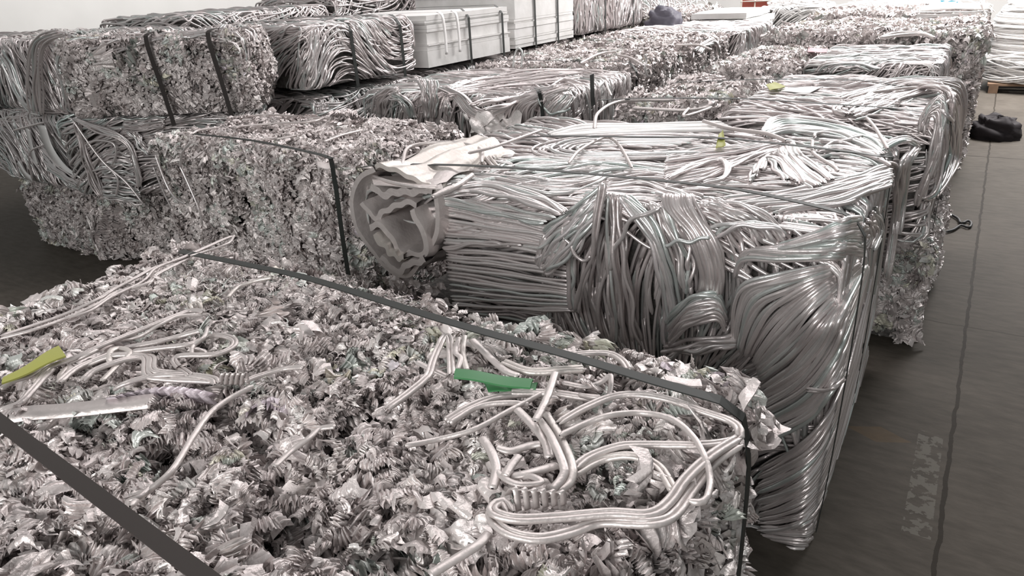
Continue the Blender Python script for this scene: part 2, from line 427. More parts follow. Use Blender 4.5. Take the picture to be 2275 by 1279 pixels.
class Faces:
    """the top, front, right, left and back faces of a bale that may be turned about its base"""
    def __init__(s, lo, hi, rz=0.):
        s.lo, s.hi = np.array(lo, float), np.array(hi, float); s.c = (s.lo+s.hi)/2; s.c[2] = s.lo[2]; s.rz = rz
        s.d = s.hi-s.lo
        c, sn = math.cos(rz), math.sin(rz); s.R = np.array([[c, -sn, 0], [sn, c, 0], [0, 0, 1.]])
    def w(s, p): return s.c + s.R @ (np.asarray(p, float)-s.c)
    def get(s, k):
        lo, hi, d = s.lo, s.hi, s.d; X, Y, Z = s.R @ np.eye(3)[0], s.R @ np.eye(3)[1], np.eye(3)[2]
        if k == 'top': return s.w((lo[0], lo[1], hi[2])), X, Y, Z, d[0], d[1]
        if k == 'front': return s.w((lo[0], lo[1], lo[2])), X, Z, -Y, d[0], d[2]
        if k == 'right': return s.w((hi[0], lo[1], lo[2])), Y, Z, X, d[1], d[2]
        if k == 'left': return s.w((lo[0], lo[1], lo[2])), Y, Z, -X, d[1], d[2]
        if k == 'back': return s.w((lo[0], hi[1], lo[2])), X, Z, Y, d[0], d[2]

FINE = dict(ruffle=.56, short=.16, curl=.12, leaf=.06, strip=.03, shav=.07)
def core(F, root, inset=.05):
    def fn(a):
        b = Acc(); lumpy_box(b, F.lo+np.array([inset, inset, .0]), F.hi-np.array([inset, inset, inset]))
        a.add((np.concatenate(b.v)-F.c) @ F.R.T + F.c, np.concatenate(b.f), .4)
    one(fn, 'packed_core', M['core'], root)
def chip_bale(label, lo, hi, rz=0., faces=('top', 'front', 'right'), size=(.022, .045), dens=3.2, mix=FINE, L=LO, cell=.10, relief=.022, depth=.05, tint0=None, root=None, addcore=True, smooth=True, pits=.05, m='chip', name='chip_mass', crev=()):
    F = Faces(lo, hi, rz); r = root or bale(label, lo, hi, rz)
    if addcore: core(F, r, .06)
    def fn(a):
        for k in faces:
            O, U, V, N_, ul, vl = F.get(k)
            s = (size[0]+size[1])/2; n = int(dens*ul*vl/(s*s*.38))
            chips(a, L, O, U, V, N_, ul, vl, n, size, mix, cell, relief, depth, tint0=tint0, pits=pits, crev=crev)
    one(fn, name, M[m], r, smooth, 'stuff')
    return r, F
def wire_bale(label, lo, hi, rz=0., ang=None, r=.0055, dens=2.2, L=.7, amp=.5, root=None, addcore=True, m='wire', faces=('top', 'front', 'right'), depth=.03, sides=5, name='packed_wires', N=26):
    F = Faces(lo, hi, rz); rt = root or bale(label, lo, hi, rz)
    if addcore: core(F, rt, .05)
    ang = ang or {}
    def fn(a):
        for k in faces:
            O, U, V, N_, ul, vl = F.get(k)
            n = int(dens*ul*vl/(L*.85*2*r))
            stream(a, O, U, V, N_, ul, vl, n, ang.get(k, 0.), r, L, N, amp, depth, sides, over=.6)
    one(fn, name, M[m], rt, True, 'stuff')
    return rt, F
def strap_path(F, t, drop=(0, 1), axis='x', z0=None, out=.012, n=1):
    """a strap round a bale: over the top and down both sides; t is its place along the other axis"""
    lo, hi = F.lo, F.hi; o = out; z0 = lo[2]+.02 if z0 is None else z0
    if axis == 'x':
        P = [(lo[0]-o, t, z0), (lo[0]-o, t, hi[2]-.03), (lo[0]+.03, t, hi[2]+o), ((lo[0]+hi[0])/2, t, hi[2]+o), (hi[0]-.05, t, hi[2]+o),
             (hi[0]-.01, t, hi[2]-.01), (hi[0]+o, t, hi[2]-.05), (hi[0]+o, t, z0)]
    else:
        P = [(t, hi[1]-.02, hi[2]+o), (t, (lo[1]+hi[1])/2, hi[2]+o), (t, lo[1]+.04, hi[2]+o), (t, lo[1], hi[2]-.005), (t, lo[1]-o, hi[2]-.05), (t, lo[1]-o, z0)]
    P = np.array([F.w(p) for p in P]); q = [P[0]]
    for a, b in zip(P[:-1], P[1:]):
        for s in np.linspace(0, 1, 9)[1:]: q.append(a*(1-s)+b*s)
    q = np.array(q); q[1:-1, 2] += 0
    return q, (F.R @ np.array([0, 1., 0]) if axis == 'x' else F.R @ np.array([1., 0, 0]))
def strap(F, root, t, axis='x', wd=.018, m='strap', z0=None, out=.012, label=None):
    p, wv = strap_path(F, t, axis=axis, z0=z0, out=out)
    o = one(lambda a: ribbon(a, p, wv, wd, .002), 'strap', M[m], root, False)
    if label: o['label'] = label
    return o

# ------------------------------------------------------------------ floor and walls
def floor_material():
    mt = bpy.data.materials.new('concrete_floor'); mt.use_nodes = True
    nt = mt.node_tree; b = nt.nodes['Principled BSDF']; nd = nt.nodes.new; ln = nt.links.new
    tc = nd('ShaderNodeTexCoord'); sep = nd('ShaderNodeSeparateXYZ'); ln(tc.outputs['Object'], sep.inputs[0])
    def nz(scale, detail=5, vec=None, rough=.6):
        n = nd('ShaderNodeTexNoise'); n.inputs['Scale'].default_value = scale; n.inputs['Detail'].default_value = detail
        n.inputs['Roughness'].default_value = rough
        ln(vec or tc.outputs['Object'], n.inputs['Vector']); return n.outputs['Fac']
    def math_(op, a, bb=None, c=None):
        n = nd('ShaderNodeMath'); n.operation = op
        for i, x in enumerate((a, bb, c)):
            if x is None: continue
            if isinstance(x, (int, float)): n.inputs[i].default_value = x
            else: ln(x, n.inputs[i])
        return n.outputs[0]
    def mix(f, a, bb):
        n = nd('ShaderNodeMix'); n.data_type = 'RGBA'
        ln(f, n.inputs[0])
        for x, i in ((a, 6), (bb, 7)):
            if isinstance(x, tuple): n.inputs[i].default_value = (*x, 1)
            else: ln(x, n.inputs[i])
        return n.outputs[2]
    mp = nd('ShaderNodeMapping'); mp.inputs['Scale'].default_value = (1.0, 3.0, 1); ln(tc.outputs['Object'], mp.inputs[0])
    big = nz(1.3); fine = nz(9, 6, mp.outputs[0])
    f = math_('MULTIPLY_ADD', fine, .55, math_('MULTIPLY', big, .45))
    cr = nd('ShaderNodeValToRGB'); cr.color_ramp.elements[0].position = .36; cr.color_ramp.elements[1].position = .66
    cr.color_ramp.elements[0].color = (.060, .052, .043, 1); cr.color_ramp.elements[1].color = (.115, .101, .086, 1)
    ln(f, cr.inputs[0])
    wob = math_('MULTIPLY', math_('SUBTRACT', nz(6), .5), .03)
    x, y = sep.outputs[0], sep.outputs[1]
    def band(co, c, hw): return math_('LESS_THAN', math_('ABSOLUTE', math_('SUBTRACT', math_('ADD', co, wob), c)), hw)
    xs = math_('MULTIPLY_ADD', y, -.010, x)
    j = band(xs, .125, .007)
    j = math_('MAXIMUM', j, band(y, 7.22, .010)); j = math_('MAXIMUM', j, math_('MULTIPLY', band(y, 3.62, .006), .6))
    c1 = mix(j, cr.outputs[0], (.035, .029, .023))
    # worn pale paint patch beside the joint
    px_ = math_('MULTIPLY', math_('GREATER_THAN', x, .045), math_('LESS_THAN', x, .125))
    py_ = math_('MULTIPLY', math_('GREATER_THAN', y, 2.02), math_('LESS_THAN', y, 2.62))
    pt = math_('MULTIPLY', math_('MULTIPLY', px_, py_), math_('GREATER_THAN', nz(22, 6), .50))
    c2 = mix(math_('MULTIPLY', pt, .7), c1, (.17, .16, .14))
    # brown stain beside the wire bale
    sx = math_('LESS_THAN', math_('ADD', math_('ABSOLUTE', math_('SUBTRACT', x, -.08)), math_('MULTIPLY', math_('ABSOLUTE', math_('SUBTRACT', y, 2.52)), 2.)), .11)
    c3 = mix(math_('MULTIPLY', math_('MULTIPLY', sx, nz(18)), .7), c2, (.17, .11, .055))
    ln(c3, b.inputs['Base Color'])
    rr = nd('ShaderNodeMapRange'); ln(f, rr.inputs[0]); rr.inputs[3].default_value = .66; rr.inputs[4].default_value = .80
    ln(rr.outputs[0], b.inputs['Roughness']); b.inputs['Specular IOR Level'].default_value = .12
    bp = nd('ShaderNodeBump'); bp.inputs['Strength'].default_value = .12; bp.inputs['Distance'].default_value = .01
    ln(nz(30, 6), bp.inputs['Height']); ln(bp.outputs[0], b.inputs['Normal'])
    return mt
M['floor'] = floor_material()
def structure(name, lo, hi, m):
    o = one(lambda a: box(a, lo, hi), name, M[m], None, False); o['kind'] = 'structure'; return o
structure('floor', (-14, -3, -.2), (6, 18, 0), 'floor')
structure('wall_left', (-14.2, -3, 0), (-14, 18, 6), 'wall')
structure('wall_back', (-14, 18, 0), (6, 18.2, 6), 'wall')

# ------------------------------------------------------------------ NEAR ROW
# ---- the large chip bale at the camera's feet
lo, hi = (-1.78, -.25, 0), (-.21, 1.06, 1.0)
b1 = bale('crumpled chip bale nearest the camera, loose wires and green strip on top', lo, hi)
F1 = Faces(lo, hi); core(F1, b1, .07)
def fn(a):
    O, U, V, N_, ul, vl = F1.get('top')
    # coarse gathered pieces towards the camera, finer torn ones at the far left
    g = lambda *p: [pz(x, y, 1.) for x, y in p]
    cl = []
    for p in (g((850,865),(720,965)), g((720,965),(600,1045)), g((640,1130),(665,1170)), g((330,985),(430,1035)), g((560,1190),(640,1180)), g((1240,830),(1420,845)), g((480,900),(560,950))):
        cl.append((p[0], p[1], .035, .075))
    far = lambda u, v: (v+lo[1] > .74-.22*(u/1.57)+.03*np.sin(u*20)) & (rng.random(len(u)) < .85)
    chips(a, HI, O-N_*.03, U, V, N_, ul, vl, 3600, (.045, .075), dict(ruffle=.5, fan=.3, leaf=.2), .12, .02, .03, loose=.5, pits=.05, crev=cl)
    chips(a, HI, O, U, V, N_, ul, vl, 8200, (.030, .056), dict(ruffle=.52, fan=.34, curl=.08, leaf=.06), .10, .026, .045, loose=.5, hole=far, pits=.09, crev=cl, align=.7)
    chips(a, HI, O, U, V, N_, ul, vl, 4200, (.024, .044), dict(ruffle=.55, fan=.37, curl=.08), .07, .028, .03, hole=far, crev=cl, align=1.1)
    O2 = O + V*.55
    near = lambda u, v: ~far(u, v+.55)
    chips(a, HI, O2, U, V, N_, ul, vl-.55, 9000, (.018, .036), dict(ruffle=.42, fan=.20, leaf=.16, shav=.12, strip=.05, curl=.05), .10, .018, .035, pits=.05, crev=cl, hole=near, align=.6)
    chips(a, HI, O2, U, V, N_, .9, vl-.55, 2600, (.018, .034), dict(shav=.7, curl=.3), .10, .018, .02, crev=cl)
    O, U, V, N_, ul, vl = F1.get('right')
    chips(a, HI, O, U, V, N_, ul, vl, 3600, (.04, .07), dict(ruffle=.4, fan=.3, leaf=.2, curl=.1), .11, .016, .05, pits=.05)
    O, U, V, N_, ul, vl = F1.get('back')
    chips(a, HI, O+np.array([0, 0, .6]), U, V, N_, ul, .4, 900, (.03, .055), dict(leaf=.3, ruffle=.5, curl=.2), .10, .016, .04)
one(fn, 'chip_mass', M['chip'], b1, True, 'stuff')
# rim of crushed cups along the far right edge
def fn(a):
    for i in range(26):
        t = i/25.; p = pz(1275+t*420, 752+t*85+10*math.sin(t*9), .995+.02*math.sin(i*2.1))
        chips(a, HI, p-np.array([.02, .02, 0]), np.array([1., 0, 0]), np.array([0, 1., 0]), np.array([0, 0, 1.]), .04, .04, 5, (.05, .075), dict(curl=.6, leaf=.4), .1, .01, .03, tint0=.42)
one(fn, 'crushed_rim', M['chip'], b1, True, 'stuff')

def z8(p): return [(700+x/2.209, 700+y/2.209) for x, y in p]
def z4(p): return [(x/2.8425, 400+y/2.8425) for x, y in p]
def z7(p): return [(x/2.8425, 829+y/2.8425) for x, y in p]
def lay(pts, z=1.022, bump=.007):
    out = []
    for i, (x, y) in enumerate(pts):
        out.append(pz(x, y, z + rng.uniform(-bump, bump)))
    return np.array(out)
def loose(root, pts, r=.0052, z=1.022, tint=None, twin=False, N=60, bump=.006, flat=1., m='dull'):
    p = resample(lay(pts, z, bump), N)
    def fn(a):
        tt = rng.uniform(.25, .7) if tint is None else tint
        if twin:
            T = np.gradient(p, axis=0); T /= np.linalg.norm(T, axis=1, keepdims=True); S = np.cross(T, (0, 0, 1.))
            S /= np.linalg.norm(S, axis=1, keepdims=True)
            tubes(a, np.stack([p+S*r*.9, p-S*r*.9]), r, 8, tt)
        else: tubes(a, p, r, 8, tt, flat)
    return one(fn, 'loose_wire', M[m], root)
L1 = [
 (z8([(2080,600),(1940,690),(1820,800),(1740,910),(1640,975),(1450,970),(1200,990),(1000,1000),(890,975),(870,945),(920,915),(960,970)]), .0058, 1.035, True),
 (z8([(2090,630),(1960,720),(1850,860),(1760,980),(1640,1020),(1400,1015),(1250,1065),(1100,1095),(960,1070),(880,1010),(862,950)]), .0058, 1.03, True),
 (z8([(1190,530),(1330,450),(1500,390),(1700,405),(1900,470),(2040,520),(2085,570),(2060,610),(1900,635),(1650,635),(1500,640),(1350,690),(1270,750)]), .0052, 1.032, True),
 (z8([(1200,590),(1330,530),(1450,490),(1600,480),(1750,510),(1850,590),(1910,690),(1940,800),(1920,900),(1870,920),(1830,905)]), .0055, 1.04, False),
 (z8([(1270,780),(1400,710),(1550,690),(1680,740),(1760,860)]), .0055, 1.028, True),
 (z8([(1130,480),(1200,590),(1260,730),(1250,820),(1180,870)]), .0075, 1.03, False),
 (z8([(1100,510),(1160,600),(1220,740),(1210,800),(1160,860)]), .0075, 1.035, False),
 (z8([(440,640),(600,610),(780,560),(950,470),(1100,390),(1170,360)]), .0050, 1.03, False),
 (z8([(640,520),(760,450),(900,400),(1080,380)]), .0062, 1.028, True),
 (z8([(660,530),(800,450),(950,430),(1050,440)]), .0055, 1.03, False),
 (z8([(1080,520),(1140,400),(1180,280)]), .0075, 1.045, False),
 (z8([(990,460),(1060,530),(1130,620),(1150,700)]), .0085, 1.03, False),
 (z8([(350,460),(460,380),(550,300),(580,220),(630,110),(660,120),(670,290)]), .0055, 1.035, True),
 (z8([(500,230),(560,260),(650,300)]), .0070, 1.02, False),
 (z8([(705,110),(690,180),(715,210),(700,270)]), .0060, 1.04, False),
 (z8([(735,100),(725,180),(745,270)]), .0060, 1.04, False),
 (z8([(770,120),(850,200),(930,270),(1000,300)]), .0085, 1.035, False),
 (z8([(920,230),(1050,275),(1200,270),(1320,262)]), .0070, 1.03, True),
 (z8([(890,650),(960,665),(1050,640),(1110,630)]), .0080, 1.025, False),
 (z8([(930,800),(1050,775),(1190,735)]), .0085, 1.025, False),
 (z8([(820,600),(870,680),(890,760),(870,850)]), .0085, 1.025, False),
 (z8([(930,790),(960,740),(1000,690)]), .0080, 1.03, False),
 (z8([(560,1275),(700,1190),(800,1125),(850,1070)]), .0080, 1.03, False),
 (z8([(1230,200),(1350,185),(1450,190),(1510,225),(1540,270)]), .0052, 1.03, True),
 (z8([(1210,330),(1330,350),(1400,330),(1450,300),(1440,400),(1390,410),(1290,390)]), .0065, 1.03, False),
 (z8([(960,380),(1150,380),(1300,400),(1400,410)]), .0060, 1.025, True),
 (z8([(850,720),(930,800),(1010,830),(1110,820),(1060,790),(1020,800)]), .0060, 1.03, False),
 (z4([(0,985),(200,920),(400,850),(620,750),(700,700),(850,620),(960,560),(1150,490),(1400,380),(1480,350)]), .0040, 1.025, True),
 (z4([(0,1000),(210,945),(420,870),(640,770),(730,710),(930,650),(1000,590),(1200,490)]), .0040, 1.025, True),
 (z4([(380,880),(560,830),(700,740),(900,640),(980,560),(1120,500)]), .0040, 1.035, False),
 (z4([(1480,350),(1440,400),(1300,450),(1200,480)]), .0040, 1.03, False),
 (z4([(1440,740),(1500,680),(1600,640),(1720,615)]), .0050, 1.03, False),
 (z4([(1290,830),(1200,825),(1050,880),(850,960),(650,1040),(480,1120),(300,1190),(220,1279)]), .0052, 1.03, True),
 (z4([(1290,850),(1130,860),(1000,920),(870,990),(700,1020),(580,1090),(430,1160)]), .0045, 1.03, False),
 (z4([(1310,940),(1150,980),(1000,1020),(800,1060),(640,1120),(480,1190),(370,1279)]), .0055, 1.03, True),
 (z4([(830,1080),(1000,1060),(1200,1035),(1310,990),(1400,980),(1480,1010),(1460,1060),(1350,1100),(1130,1110),(1110,1160),(1200,1230)]), .0050, 1.035, True),
 (z4([(1310,930),(1290,990),(1220,1050),(1210,1100)]), .0048, 1.04, False),
 (z4([(400,1240),(520,1180),(700,1110),(870,1105),(920,1130),(930,1230),(1050,1255),(1350,1270)]), .0055, 1.03, True),
 (z4([(520,1270),(600,1200),(760,1140),(880,1120),(960,1120),(970,1200),(1100,1220),(1330,1250),(1370,1285)]), .0055, 1.035, True),
 (z4([(640,1270),(740,1170),(820,1090),(760,1060),(700,1080),(690,1150)]), .0065, 1.035, False),
 (z4([(400,1279),(380,1230),(440,1180),(430,1260)]), .0065, 1.03, False),
 (z4([(1540,1270),(1650,1230),(1800,1190),(1920,1180)]), .0045, 1.03, True),
 (z7([(0,235),(120,190),(200,110),(260,40),(330,-30)]), .0055, 1.03, True),
 (z7([(0,100),(90,50),(200,10),(300,-60)]), .0045, 1.03, True),
 (z7([(820,840),(900,770),(1080,620),(1220,400),(1330,250),(1450,160),(1600,80)]), .0055, 1.035, False),
 (z7([(820,850),(810,810),(880,780),(950,720)]), .0045, 1.03, False),
 (z7([(1730,590),(1830,500),(1950,410),(2020,350),(2120,335)]), .0060, 1.03, False),
 (z7([(720,100),(800,60),(950,20),(1100,10),(1250,20),(1370,60)]), .0050, 1.03, True),
]
for pts, r, z, tw in L1: loose(b1, pts, r*(.70 if tw else .82), z, twin=tw, flat=1. if tw or r < .006 else .6)
# short folded flat straps of aluminium by the looped wires
def fold(pts, wd, wdir, z=1.035):
    p = resample([pz(x, y, z+d) for x, y, d in pts], 22)
    one(lambda a: ribbon(a, p, wdir, wd, .0016, None, rng.uniform(.3, .6)), 'folded_strip', M['dull'], b1, True)
for k in range(6):
    q = z8([(945+k*46, 880+2*k), (965+k*46, 850+3*k), (985+k*46, 860+3*k), (1000+k*44, 960-6*k)])
    fold([(*q[0], -.01), (*q[1], .012), (*q[2], .012), (*q[3], -.012)], .008, RC[:, 0]*.8+np.array([0, .5, 0]))
for k in range(5):
    q = z4([(1392+k*33, 1290), (1402+k*33, 1230), (1420+k*33, 1222), (1436+k*33, 1290)])
    fold([(*q[0], -.01), (*q[1], .012), (*q[2], .012), (*q[3], -.012)], .006, RC[:, 0]*.8+np.array([0, .5, 0]))
# accordion strip lying across the left
def fn(a):
    t = np.linspace(0, 1, 60)
    pa = resample([pz(*q, 1.03) for q in [(262,885),(330,868),(400,862),(475,872)]], 60); pb = resample([pz(*q, 1.0) for q in [(265,905),(335,892),(400,890),(478,898)]], 60)
    z = .010*np.sin(t*2*np.pi*13)
    P = np.stack([pa, (pa+pb)/2+np.array([0, -.01, .01]), pb], 1); P[..., 2] += z[:, None]; P[..., 1] -= z[:, None]
    a.add(P, grid_faces(60, 3), .97)
one(fn, 'pleated_strip', M['chip'], b1)
def fn(a):
    p = [pz(*q, 1.025) for q in z7([(60,270),(200,250),(420,235),(700,205),(960,175)])]
    ribbon(a, p, (.1, 1, .25), .030, .002, 40, .45)
one(fn, 'flat_offcut', M['dull'], b1)
# coloured plastic strips caught in the bale
def plate(root, name, m, q, z, th=.003, label=None, sag=.0015, N=14):
    A, B, C_, D = [pz(*p, zz) for p, zz in zip(q, z if isinstance(z, (tuple, list)) else [z]*4)]
    def fn(a):
        t = np.linspace(0, 1, N)[:, None]; e1 = A*(1-t)+B*t; e2 = D*(1-t)+C_*t
        bend = sag*np.sin(t*7.)
        for s in (0, -th):
            P = np.stack([e1, (e1+e2)/2, e2], 1); P[..., 2] += bend + s
            P[:, 1, 2] += .002
            a.add(P, grid_faces(N, 3), .5)
        top, bot = np.stack([e1, e1], 1), np.stack([e2, e2], 1)
        for P in (top, bot):
            P = P.copy(); P[..., 2] += bend; P[:, 1, 2] -= th; a.add(P, grid_faces(N, 2), .5)
    o = one(fn, name, m, root, True)
    if label: o['label'] = label
    return o
plate(b1, 'plastic_strip', M['green'], [(1012,818), (1185,842), (1178,862), (1008,838)], 1.045, label='green plastic strip')
plate(b1, 'plastic_strip', M['green'], [(1075,848), (1195,850), (1190,866), (1085,868)], 1.03, label='torn green plastic strip')
plate(b1, 'plastic_strip', M['yellow'], [(130,767), (8,838), (4,852), (146,790)], 1.05, label='yellow green plastic strip')
plate(b1, 'offcut', M['chip'], [(1640,880), (1672,838), (1690,850), (1652,912)], (1.03, 1.05, 1.05, 1.03), label='torn white metal flap')
plate(b1, 'offcut', M['chip'], [(1245,965), (1360,895), (1372,900), (1275,955)], 1.02)
plate(b1, 'offcut', M['chip'], [(1475,835), (1555,842), (1560,858), (1480,848)], 1.04)
# straps of the near bale: a dark one across, a broad dark one close to the camera
def strap_px(root, pts, m, wd, tail=None, wdir=(0, 1, 0), label=None, N=60):
    p = resample([pz(*q[:2], q[2] if len(q) > 2 else 1.045) for q in pts], N)
    if tail is not None: p = np.vstack([p, resample(tail, 24)[1:]])
    o = one(lambda a: ribbon(a, p, wdir, wd, .0022), 'strap', M[m], root, False)
    if label: o['label'] = label
E1 = pz(1640, 905, 1.035)
strap_px(b1, [(402,556,1.0), (420,562,1.03), (560,590,1.045), (700,622,1.05), (1000,715,1.06), (1250,785,1.06), (1450,845,1.055), (1600,888,1.045)], 'strap', .020,
         tail=[pz(1600,888,1.045), E1, (-.196, E1[1], 1.0), (-.185, E1[1], .9), (-.185, E1[1]-.005, .5), (-.19, E1[1], .02)], label='dark green grey strap')
a0, a1 = pz(-160, 815, 1.06), pz(480, 1300, 1.06)
q = resample([a0+(a0-a1)*.35, a0, a1, a1+(a1-a0)*.55], 40)
one(lambda a: ribbon(a, np.vstack([[-1.80, q[0][1], .02], [-1.80, q[0][1], .98], q, [-.19, q[-1][1], 1.0], [-.185, q[-1][1], .02]]) if q[0][0] > -1.8 else q, (0, 1, 0), .021, .0022), 'strap', M['strapb'], b1, False)

# ---- the wire bale behind it
lo, hi = (-1.82, 1.80, 0), (-.20, 3.0, 1.0)
b2 = bale('tall bale of thick shiny wires, second in the aisle row, combed block on front', lo, hi)
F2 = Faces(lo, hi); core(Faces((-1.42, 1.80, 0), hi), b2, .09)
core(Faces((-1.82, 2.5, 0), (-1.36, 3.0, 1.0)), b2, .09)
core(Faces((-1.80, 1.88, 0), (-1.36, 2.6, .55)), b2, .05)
Y2 = 1.80; X2 = -.20
def xc(y): return 1868-.105*(y-530)
def fr(p, off=0., offx=0.):                     # front or right face of the wire bale
    o = []
    for q in p:
        x, y = q[0], q[1]; d = q[2] if len(q) > 2 else 0.
        o.append(px(x, y, X2+off+d+offx, 3.02, 1.76) if x > xc(y) else py(x, y, Y2-off-d))
    return np.array(o)
def tp(p, z=1.0): return np.array([pz(q[0], q[1], z+(q[2] if len(q) > 2 else 0)) for q in p])
def z6(p, off=0.): return [(1475+q[0]/2.8425, 400+q[1]/2.8425)+tuple(q[2:]) for q in p]
def z5(p): return [(700+q[0]/2.8425, 300+q[1]/2.8425)+tuple(q[2:]) for q in p]
def z3(p): return [(1475+q[0]/2.8425, q[1]/2.8425)+tuple(q[2:]) for q in p]
def bundle(root, guides, n, name='wire_bundle', m='wire', label=None, **kw):
    o = one(lambda a: sheet(a, guides, n, **kw), name, M[m], root)
    if label: o['label'] = label
    return o
# underlayer filling the faces
def fn(a):
    O, U, V, N_, ul, vl = F2.get('front')
    stream(a, O-N_*.05+U*.7, U, V, N_, ul-.7, vl, 330, 1.2, .006, .7, 30, .5, .03, 5)
    stream(a, O-N_*.06+U*.36, U, V, N_, .44, vl, 110, 0.05, .006, .7, 24, .15, .03, 5)
    O, U, V, N_, ul, vl = F2.get('right')
    stream(a, O-N_*.02, U, V, N_, ul, vl, 420, 1.5, .006, .8, 30, .35, .03, 5, over=.7)
    O, U, V, N_, ul, vl = F2.get('top')
    stream(a, O-N_*.012, U, V, N_, ul, vl, 620, .05, .006, .8, 30, .55, .035, 5, over=.7)
one(fn, 'packed_wires', M['wire'], b2, True, 'stuff')
# combed block of straight wires
bundle(b2, [fr([(972,441),(1080,466),(1205,498),(1262,518),(1270,520,-.05)]), fr([(978,480),(1090,500),(1210,520),(1264,540),(1272,542,-.05)]), fr([(985,540),(1120,548),(1262,572),(1270,573,-.05)]),
            fr([(992,600),(1130,622),(1264,640),(1273,640,-.05)]), fr([(1003,690),(1140,695),(1270,698),(1278,698,-.05)])], 34, r=.0062, depth=.004, jit=.002, cut=.012)
bundle(b2, [fr([(960,437,.02),(1075,452,.02),(1175,470,.02),(1240,480,.02)]), fr([(980,452,.01),(1090,476,.02),(1200,500,.02)])], 7, depth=.006)
bundle(b2, [fr([(980,548,.018),(1060,540,.018),(1120,540,.018)]), fr([(985,552,.018),(1060,545,.018),(1170,545,.018)])], 2, depth=.003, name='loose_wire')
# folded flap hanging over the block
bundle(b2, [fr([(1342,408,.03),(1300,445,.05),(1255,475,.055),(1205,512,.05)]), fr([(1345,425,.03),(1290,490,.06),(1230,545,.06),(1192,580,.05)]),
            fr([(1348,445,.03),(1305,520,.06),(1262,575,.06),(1222,606,.05)])], 26, r=.0058, depth=.014, jit=.005, cut=.06)
bundle(b2, [fr([(1205,512,.06),(1192,560,.06),(1186,578,.05),(1195,585,.05),(1215,560,.065),(1240,520,.07)]), fr([(1240,560,.06),(1222,590,.06),(1212,604,.05),(1222,610,.05),(1250,580,.065),(1270,540,.07)])], 5, r=.005, depth=.006)
bundle(b2, [fr([(1331,415,.06),(1319,497,.07),(1309,560,.06),(1287,631,.04),(1276,692,.03)]), fr([(1345,400,.06),(1330,500,.07),(1318,560,.06),(1300,640,.04),(1281,694,.03)])], 3, r=.0058, depth=.004, name='loose_wire')
bundle(b2, [fr([(1262,515,.03),(1258,600,.02),(1266,690,.02)]), fr([(1278,560,.0),(1275,620,.0),(1280,690,.0)])], 3, r=.0065, depth=.004)
bundle(b2, [fr([(1248,500,.07),(1258,540,.075),(1290,575,.07),(1310,565,.07)]), fr([(1250,505,.07),(1262,545,.075),(1290,580,.07),(1312,570,.07)])], 1, r=.005, depth=.003, name='loose_wire')
# set-back combed wires in the dark slot
bundle(b2, [fr([(1272,520,-.13),(1310,522,-.13),(1355,520,-.13)]), fr([(1275,740,-.13),(1310,738,-.13),(1360,742,-.13)])], 24, r=.0058, depth=.004, N=12)
# upright and arched bundles of the middle
bundle(b2, [fr([(1347,430,.01),(1350,560,.01),(1354,650,0),(1358,755,-.01)]), fr([(1362,432,.01),(1366,560,.02),(1375,650,.0),(1385,760,-.01)]), fr([(1378,440,.0),(1390,560,.02),(1405,650,.01),(1425,765,-.01)])], 15, r=.006, depth=.02)
bundle(b2, [fr([(1372,440,.03),(1420,500,.04),(1455,570,.03),(1470,680,.0),(1470,765,-.02)]), fr([(1395,438,.03),(1450,500,.05),(1490,590,.04),(1510,690,.0),(1515,760,-.02)])], 14, r=.006, depth=.018)
bundle(b2, [fr([(1430,450,.0),(1470,540,.01),(1500,640,-.02)]), fr([(1500,455,.0),(1540,560,.0),(1545,650,-.02)])], 16, r=.0058, depth=.02)
bundle(b2, [fr([(1470,430,.02),(1478,462,.05),(1530,530,.075),(1552,600,.06),(1555,650,.03)]), fr([(1540,430,.02),(1548,462,.05),(1592,530,.075),(1610,600,.06),(1603,655,.03)])], 17, r=.006, depth=.005, jit=.002)
bundle(b2, [fr([(1478,540,.09),(1500,536,.09),(1535,528,.09),(1575,522,.08)]), fr([(1478,547,.09),(1505,541,.09),(1540,532,.09),(1580,528,.08)])], 1, r=.005, depth=.003, name='loose_wire')
bundle(b2, [fr([(1482,715,.02),(1505,682,.05),(1545,655,.06),(1590,652,.05),(1610,690,.02)]), fr([(1487,770,.02),(1520,735,.05),(1560,712,.06),(1595,710,.05),(1612,735,.02)]), ], 16, r=.0058, depth=.008)
bundle(b2, [fr([(1470,770,.0),(1530,758,.03),(1600,748,.03),(1640,742,.0)]), fr([(1480,800,.0),(1530,785,.03),(1600,775,.03),(1640,770,.0)])], 7, depth=.014)
bundle(b2, [fr([(1352,600,.03),(1375,530,.05),(1410,480,.06),(1465,462,.06)]), fr([(1358,604,.03),(1380,536,.05),(1415,486,.06),(1470,468,.06)])], 1, r=.006, depth=.003, name='loose_wire')
bundle(b2, [fr([(1570,510,.05),(1590,495,.06),(1640,488,.07),(1715,500,.06),(1740,520,.04)]), fr([(1575,560,.05),(1605,520,.06),(1650,500,.07),(1720,508,.06),(1745,525,.04)])], 3, r=.006, depth=.01, name='loose_wire')
bundle(b2, [fr([(1530,465,.0),(1600,510,.0),(1625,590,-.02),(1630,680,-.04)]), fr([(1560,450,.01),(1650,490,.01),(1700,540,-.02)]), fr([(1600,440,.0),(1700,470,.0),(1760,530,-.03)])], 22, r=.006, depth=.02)
